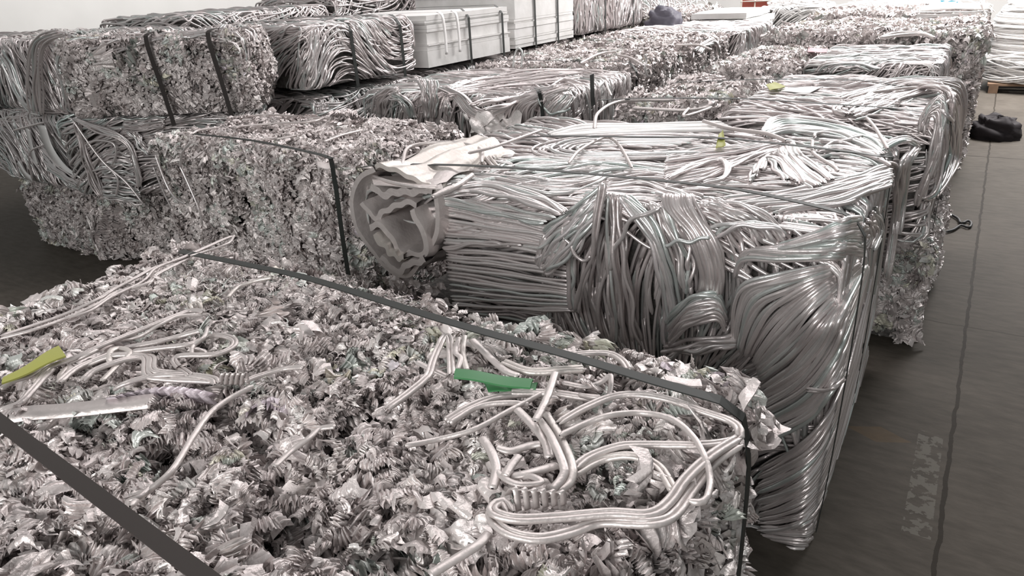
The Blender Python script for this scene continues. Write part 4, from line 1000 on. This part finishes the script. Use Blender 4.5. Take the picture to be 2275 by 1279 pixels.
bundle(t2, [ft([(272,262),(310,262),(345,256),(368,258)]), ft([(275,290),(310,292),(345,285),(365,282)])], 12, **kw)
bundle(t2, [ft([(280,292),(300,310),(310,330),(330,345)]), ft([(310,292),(318,312),(325,325),(335,335)])], 8, **kw)
bundle(t2, [ft([(165,270),(180,330),(200,400),(220,440)]), ft([(175,270),(190,330),(215,390),(232,435)])], 9, **kw)
bundle(t2, [ft([(225,350),(260,340),(290,345)]), ft([(230,440),(270,445),(318,455)])], 22, **kw)
for pts in ([(160,265),(225,355),(280,405),(320,455)], [(190,322),(215,312),(250,318),(258,340),(250,365)], [(205,380),(240,375),(262,400),(258,435)], [(340,370),(365,430),(385,470)]):
    P = resample(ft(pts, .05), 30); one(lambda a: tubes(a, P, .007, 6, .5), 'loose_wire', M['wire'], t2)
lo, hi = turned((-4.48, 2.15), 1.10, .42, .995, 1.43)
t3, F = chip_bale('top chip bale of the second stack from the left, two dark straps in front', lo, hi, AZ, size=(.025, .05), dens=3.4, relief=.025)
O, U, V, N_, ul, vl = F.get('front')
def fn(a):
    chips(a, HI, O+U*.03+V*.24+N_*.03, U, V, N_, .5, .16, 22, (.07, .11), dict(short=.5, strip=.5), .2, .01, .03, loose=.3)
one(fn, 'large_pieces', M['chip'], t3, True, 'stuff')
for u0, u1 in ((.60, .64), (.96, 1.0)):
    P = [O+U*u0+V*.43-N_*.3+np.array([0, 0, .02]), O+U*u0+V*.435+N_*.0+np.array([0, 0, .02]), O+U*u0+V*.40+N_*.05, O+U*(u0+u1)/2+V*.2+N_*.05, O+U*u1-V*.02+N_*.05, O+U*u1-V*.05+N_*.05]
    one(lambda a: ribbon(a, P, U, .026, .003, 40), 'strap', M['strapb'], t3, False)
def fn(a):
    Ot, Ut, Vt, Nt, ul2, vl2 = F.get('top'); stream(a, Ot, Ut, Vt, Nt, ul2, vl2, 110, .1, .006, .6, 20, .4, .02, 5, over=.6)
one(fn, 'packed_wires', M['wire'], t3, True, 'stuff')
# dim bale further left
u1_, F = chip_bale('dim bale in shadow at the left edge, behind the leftmost stack', (-7.9, 3.45, 0), (-6.25, 4.6, 1.0), size=(.045, .08), dens=2.2)

# tall bales behind the upper level, their tops showing over it
for lab, y0, y1_, zt in (('tall wire bale behind the second stack from the left, mostly its top showing', 3.4, 4.85, 1.49), ('tall wire bale behind the tangled upper bale, mostly its top showing', 4.95, 6.4, 1.55), ('tall wire bale behind the white sheet bales, mostly its top showing', 6.5, 8.2, 1.56)):
    wire_bale(lab, (-6.2, y0, 0), (-5.05, y1_, zt), ang=dict(top=.1, front=.3, right=.2), r=.008, dens=1.6, L=.9, amp=.6, sides=4)

# row behind the stacks: floor bales and bales lying on them
v1, F = wire_bale('floor bale under the tangled wire bale with two dark straps', (-4.95, 3.28, 0), (-3.68, 4.45, .96), ang=dict(top=0, front=.1, right=.1), r=.007, dens=2.0, L=.7)
v2, F = wire_bale('floor bale of drooping wires under the first white sheet bale', (-4.95, 4.52, 0), (-3.72, 5.75, .96), ang=dict(top=0, front=1.2, right=1.3), r=.008, dens=2.0, L=.7, sides=4)
v3, F = chip_bale('greenish chip bale on the floor under the second white sheet bale', (-4.95, 5.85, 0), (-3.72, 7.0, .96), size=(.04, .07), dens=2.2)
v4, F = chip_bale('chip bale on the floor under the bale of fine pinkish wire', (-4.95, 7.15, 0), (-3.72, 8.9, .96), size=(.045, .075), dens=2.2)
strap(F, v4, 7.8, wd=.03, out=.02); strap(F, v4, 8.6, wd=.03, out=.02)
x1, F = wire_bale('tangled wire bale on the upper level left of the white sheet bales', (-4.85, 3.22, 1.03), (-3.60, 4.28, 1.41), ang=dict(top=.1, front=.5, right=.1), r=.0062, dens=2.5, L=.6, amp=.9)
strap(F, x1, 3.62, wd=.03, z0=1.0, out=.02); strap(F, x1, 4.12, wd=.03, z0=1.0, out=.02)
def white_bale(label, lo, hi, straps, z0):
    b = thing('sheet_bale', label, 'bale', ((lo[0]+hi[0])/2, (lo[1]+hi[1])/2, lo[2]), 0, GROUP)
    F = Faces(lo, hi); f = waves(6, 3, 10)
    n = 11; zs = np.r_[lo[2], np.sort(rng.uniform(lo[2]+.02, hi[2]-.02, n-1)), hi[2]]
    for i in range(n):                          # layers of flat sheet
        o = rng.uniform(-.012, .012, 4)
        one(lambda a: box(a, (lo[0]+o[0], lo[1]+o[1], zs[i]), (hi[0]+o[2], hi[1]+o[3], zs[i+1]-.0015)), 'sheet_layer', M['wrap'], b, False)
    for t in straps: strap(F, b, t, wd=.03, z0=z0, out=.02)
    return b, F
y1, F = white_bale('low bale of white flat sheets with two dark straps and hanging white tapes', (-4.8, 4.46, 1.02), (-3.62, 5.62, 1.40), (5.0, 5.5), .99)
for t in (4.62, 4.8):
    one(lambda a: ribbon(a, [(-3.62, t, 1.415), (-3.585, t+.01, 1.39), (-3.585, t+.03, 1.25), (-3.58, t+.02, 1.1)], (0, 1, .1), .035, .002, 16, .8), 'tape', M['pale'], y1, True)
y2, F = white_bale('tall bale of white flat sheets behind the low one, with two dark straps', (-4.85, 5.85, 1.02), (-3.70, 7.0, 1.62), (6.2, 6.65), .99)
y3, F = wire_bale('upper bale of fine pinkish wire with two thin dark straps', (-4.85, 7.2, 1.02), (-3.72, 8.9, 1.66), ang=dict(top=0, front=1.4, right=1.5), r=.008, dens=2.4, L=.6, amp=.4, sides=4)
strap(F, y3, 7.8, wd=.03, z0=.99, out=.02); strap(F, y3, 8.6, wd=.03, z0=.99, out=.02)

# ------------------------------------------------------------------ FAR END
zc, F = chip_bale('far bale heaped with grey tangled scrap behind the middle row', (-4.9, 9.3, 0), (-3.3, 10.9, 1.12), size=(.06, .11), dens=2.2, mix=dict(shav=.5, curl=.3, strip=.2))
def blob(label, cat, name, m, c, dims, seed_amp=.18, n=26):
    o = thing(name, label, cat, (c[0], c[1], c[2]))
    def fn(a):
        f = waves(7, 2, 7); f2 = waves(7, 4, 12)
        th = np.linspace(0, 2*np.pi, n+1); ph = np.linspace(0, np.pi/2*1.0, n//2)
        T_, P_ = np.meshgrid(th, ph, indexing='ij')
        k = 1 + seed_amp*f(np.cos(T_)*np.sin(P_)*2, np.sin(T_)*np.sin(P_)*2+np.cos(P_)*2) + .055*f2(np.cos(T_)*np.sin(P_)*2.5, np.sin(T_)*2+np.cos(P_)*3)
        sx = np.sign(np.cos(T_))*np.abs(np.cos(T_))**.8; sy = np.sign(np.sin(T_))*np.abs(np.sin(T_))**.8
        V_ = np.stack([c[0]+dims[0]*k*sx*np.sin(P_)**.6, c[1]+dims[1]*k*sy*np.sin(P_)**.6, c[2]+dims[2]*k*np.cos(P_)], 2)
        V_[-1] = V_[0]; V_[..., 2] = np.maximum(V_[..., 2], c[2]+.001)
        a.add(V_.reshape(-1, 3), grid_faces(n+1, n//2), .5)
    one(fn, 'bag_body', m, o, True)
    return o
blob('dark violet plastic bag lying between the far bales', 'bag', 'plastic_bag', M['violet'], (-3.35, 8.72, .99), (.20, .18, .22), .12)
blob('crumpled black bag lying on the aisle floor', 'bag', 'plastic_bag', M['bag'], (.23, 8.1, 0), (.21, .22, .19), .11)
def bundle_stack(label, lo, hi, n):
    b = thing('wrapped_bundle', label, 'bundle', ((lo[0]+hi[0])/2, (lo[1]+hi[1])/2, lo[2]), 0)
    zs = np.linspace(lo[2], hi[2], n+1)
    for i in range(n):
        def fn(a):
            c = [(lo[0]+hi[0])/2, (lo[1]+hi[1])/2]; g = Acc(); lumpy_box(g, (lo[0]+rng.uniform(-.05, .08), lo[1], zs[i]), (hi[0]-rng.uniform(-.05, .08), hi[1], zs[i+1]-.01), 12, .05)
            a.add(np.concatenate(g.v), np.concatenate(g.f), .6)
        one(fn, 'wrapped_layer', M['wrap'], b, True)
    return b
bundle_stack('white wrapped flat bundles stacked left of the red bin', (-3.18, 9.3, 0), (-2.45, 10.5, 1.10), 14)
def fn(a):
    stream(a, np.array([-4.8, 9.4, 1.12]), np.array([1., 0, 0]), np.array([0, 1., 0]), np.array([0, 0, 1.]), 1.4, 1.3, 160, 1., .010, .7, 20, 1.6, .10, 4)
    for k in range(50):
        c = np.array([rng.uniform(-4.5, -3.6), rng.uniform(9.4, 10.6), 1.1]); th = np.linspace(0, rng.uniform(2, 5), 18); ra = rng.uniform(.1, .3)
        tubes(a, c + np.stack([np.cos(th)*ra, .4*np.sin(th)*ra, .05+np.abs(np.sin(th*.7))*rng.uniform(.1, .35)], 1), .010, 4)
one(fn, 'tangled_wires', M['wire'], zc, True, 'stuff')
# red bin in a wire mesh cage
rb = thing('mesh_bin', 'red bin behind cream wire mesh at the far end', 'bin', (-3.1, 13.2, 0))
one(lambda a: box(a, (-3.55, 12.8, .05), (-2.65, 13.6, 1.2)), 'bin_body', M['red'], rb, False)
def fn(a):
    for k in range(5): tubes(a, resample([(-3.56+.228*k, 12.76, .0), (-3.56+.228*k, 12.76, 1.25)], 6), .012, 5)
    for k in range(10): tubes(a, resample([(-3.57, 12.75, .03+.13*k), (-2.63, 12.75, .03+.13*k)], 6), .012, 5)
one(fn, 'wire_mesh', M['mesh'], rb)
# blue crate at the far end
bs = thing('blue_crate', 'turquoise blue crate at the far end behind the aisle row', 'crate', (-.87, 12.6, 0))
def fn(a):
    box(a, (-1.30, 12.2, 0), (-.44, 12.25, 1.15)); box(a, (-1.30, 13.0, 0), (-.44, 13.05, 1.15)); box(a, (-1.30, 12.25, 0), (-1.25, 13.0, 1.15)); box(a, (-.49, 12.25, 0), (-.44, 13.0, 1.15)); box(a, (-1.25, 12.25, .05), (-.49, 13.0, .1))
one(fn, 'crate_body', M['blue'], bs, False)
def fn(a):
    box(a, (-1.33, 12.16, .99), (-.41, 12.25, 1.04)); box(a, (-1.33, 13.0, .99), (-.41, 13.09, 1.04))
one(fn, 'rim', M['blue'], bs, False)
# pallet with the large wire coil at the right edge
pl = thing('pallet', 'brown wooden pallet under the big white wire coil', 'pallet', (.82, 11.4, 0))
for k in range(3): one(lambda a: box(a, (.14+.62*k, 10.75, 0), (.24+.62*k, 12.1, .09)), 'bearer', M['wood'], pl, False)
for k in range(6): one(lambda a: box(a, (.12, 10.75+.235*k, .09), (1.52, 10.92+.235*k, .115)), 'deck_board', M['wood'], pl, False)
co = thing('wire_coil', 'big coil of white wire on the pallet at the right edge', 'coil', (.82, 11.45, .115))
def fn(a):
    for k in range(70):
        z = .16+.010*k*1.25 + rng.uniform(-.01, .01); th = np.linspace(0, 6.4, 50)+rng.uniform(0, 6)
        ra = .74+.04*math.sin(z*3)-max(0, z-.78)**1.6*.9 + rng.uniform(-.015, .015) + wobble(1, 50, .012)[0]
        P = np.stack([.82+ra*np.cos(th), 11.45+ra*.92*np.sin(th), z+wobble(1, 50, .02)[0]], 1); tubes(a, P, .010, 5)
    for k in range(40):
        z = 1.02-.08*rng.random(); th = np.linspace(0, 6.3, 40)+rng.uniform(0, 6); ra = rng.uniform(.25, .62)
        tubes(a, np.stack([.82+ra*np.cos(th), 11.45+ra*np.sin(th), z+.06*(.5-ra)+wobble(1, 40, .03)[0]], 1), .010, 5)
one(fn, 'wound_wire', M['pale'], co, True, 'stuff')
for k in range(60):
    th = np.linspace(0, rng.uniform(1.5, 3.5), 26)+rng.uniform(2.6, 4.2); ra = rng.uniform(.72, .90)
    P = np.stack([.82+ra*np.cos(th), 11.42+ra*.9*np.sin(th), .13+rng.uniform(0, .30)+.06*np.sin(th*3+k)], 1); P[:, 2] = np.maximum(P[:, 2], .13)
    one(lambda a: tubes(a, P, .009, 5, .6), 'loose_turn', M['pale'], co)
for k in range(3):
    P = resample([(.5+.3*k, 10.74, .2), (.5+.3*k, 10.70, .6), (.52+.3*k, 10.78, .95)], 20); one(lambda a: tubes(a, P, .008, 5, .9), 'tie', M['pale'], co)
# small bent black wire on the aisle floor
bw = thing('bent_wire', 'small bent black wire on the aisle floor beside the third bale', 'wire', tuple(pz(2150, 495, 0)))
P = resample([pz(*q, .012) for q in [(2105,472), (2128,485), (2135,496), (2150,490), (2158,496), (2152,505), (2135,500), (2118,510), (2100,515)]], 40)
one(lambda a: tubes(a, P, .008, 6), 'wire_body', M['rust'], bw)
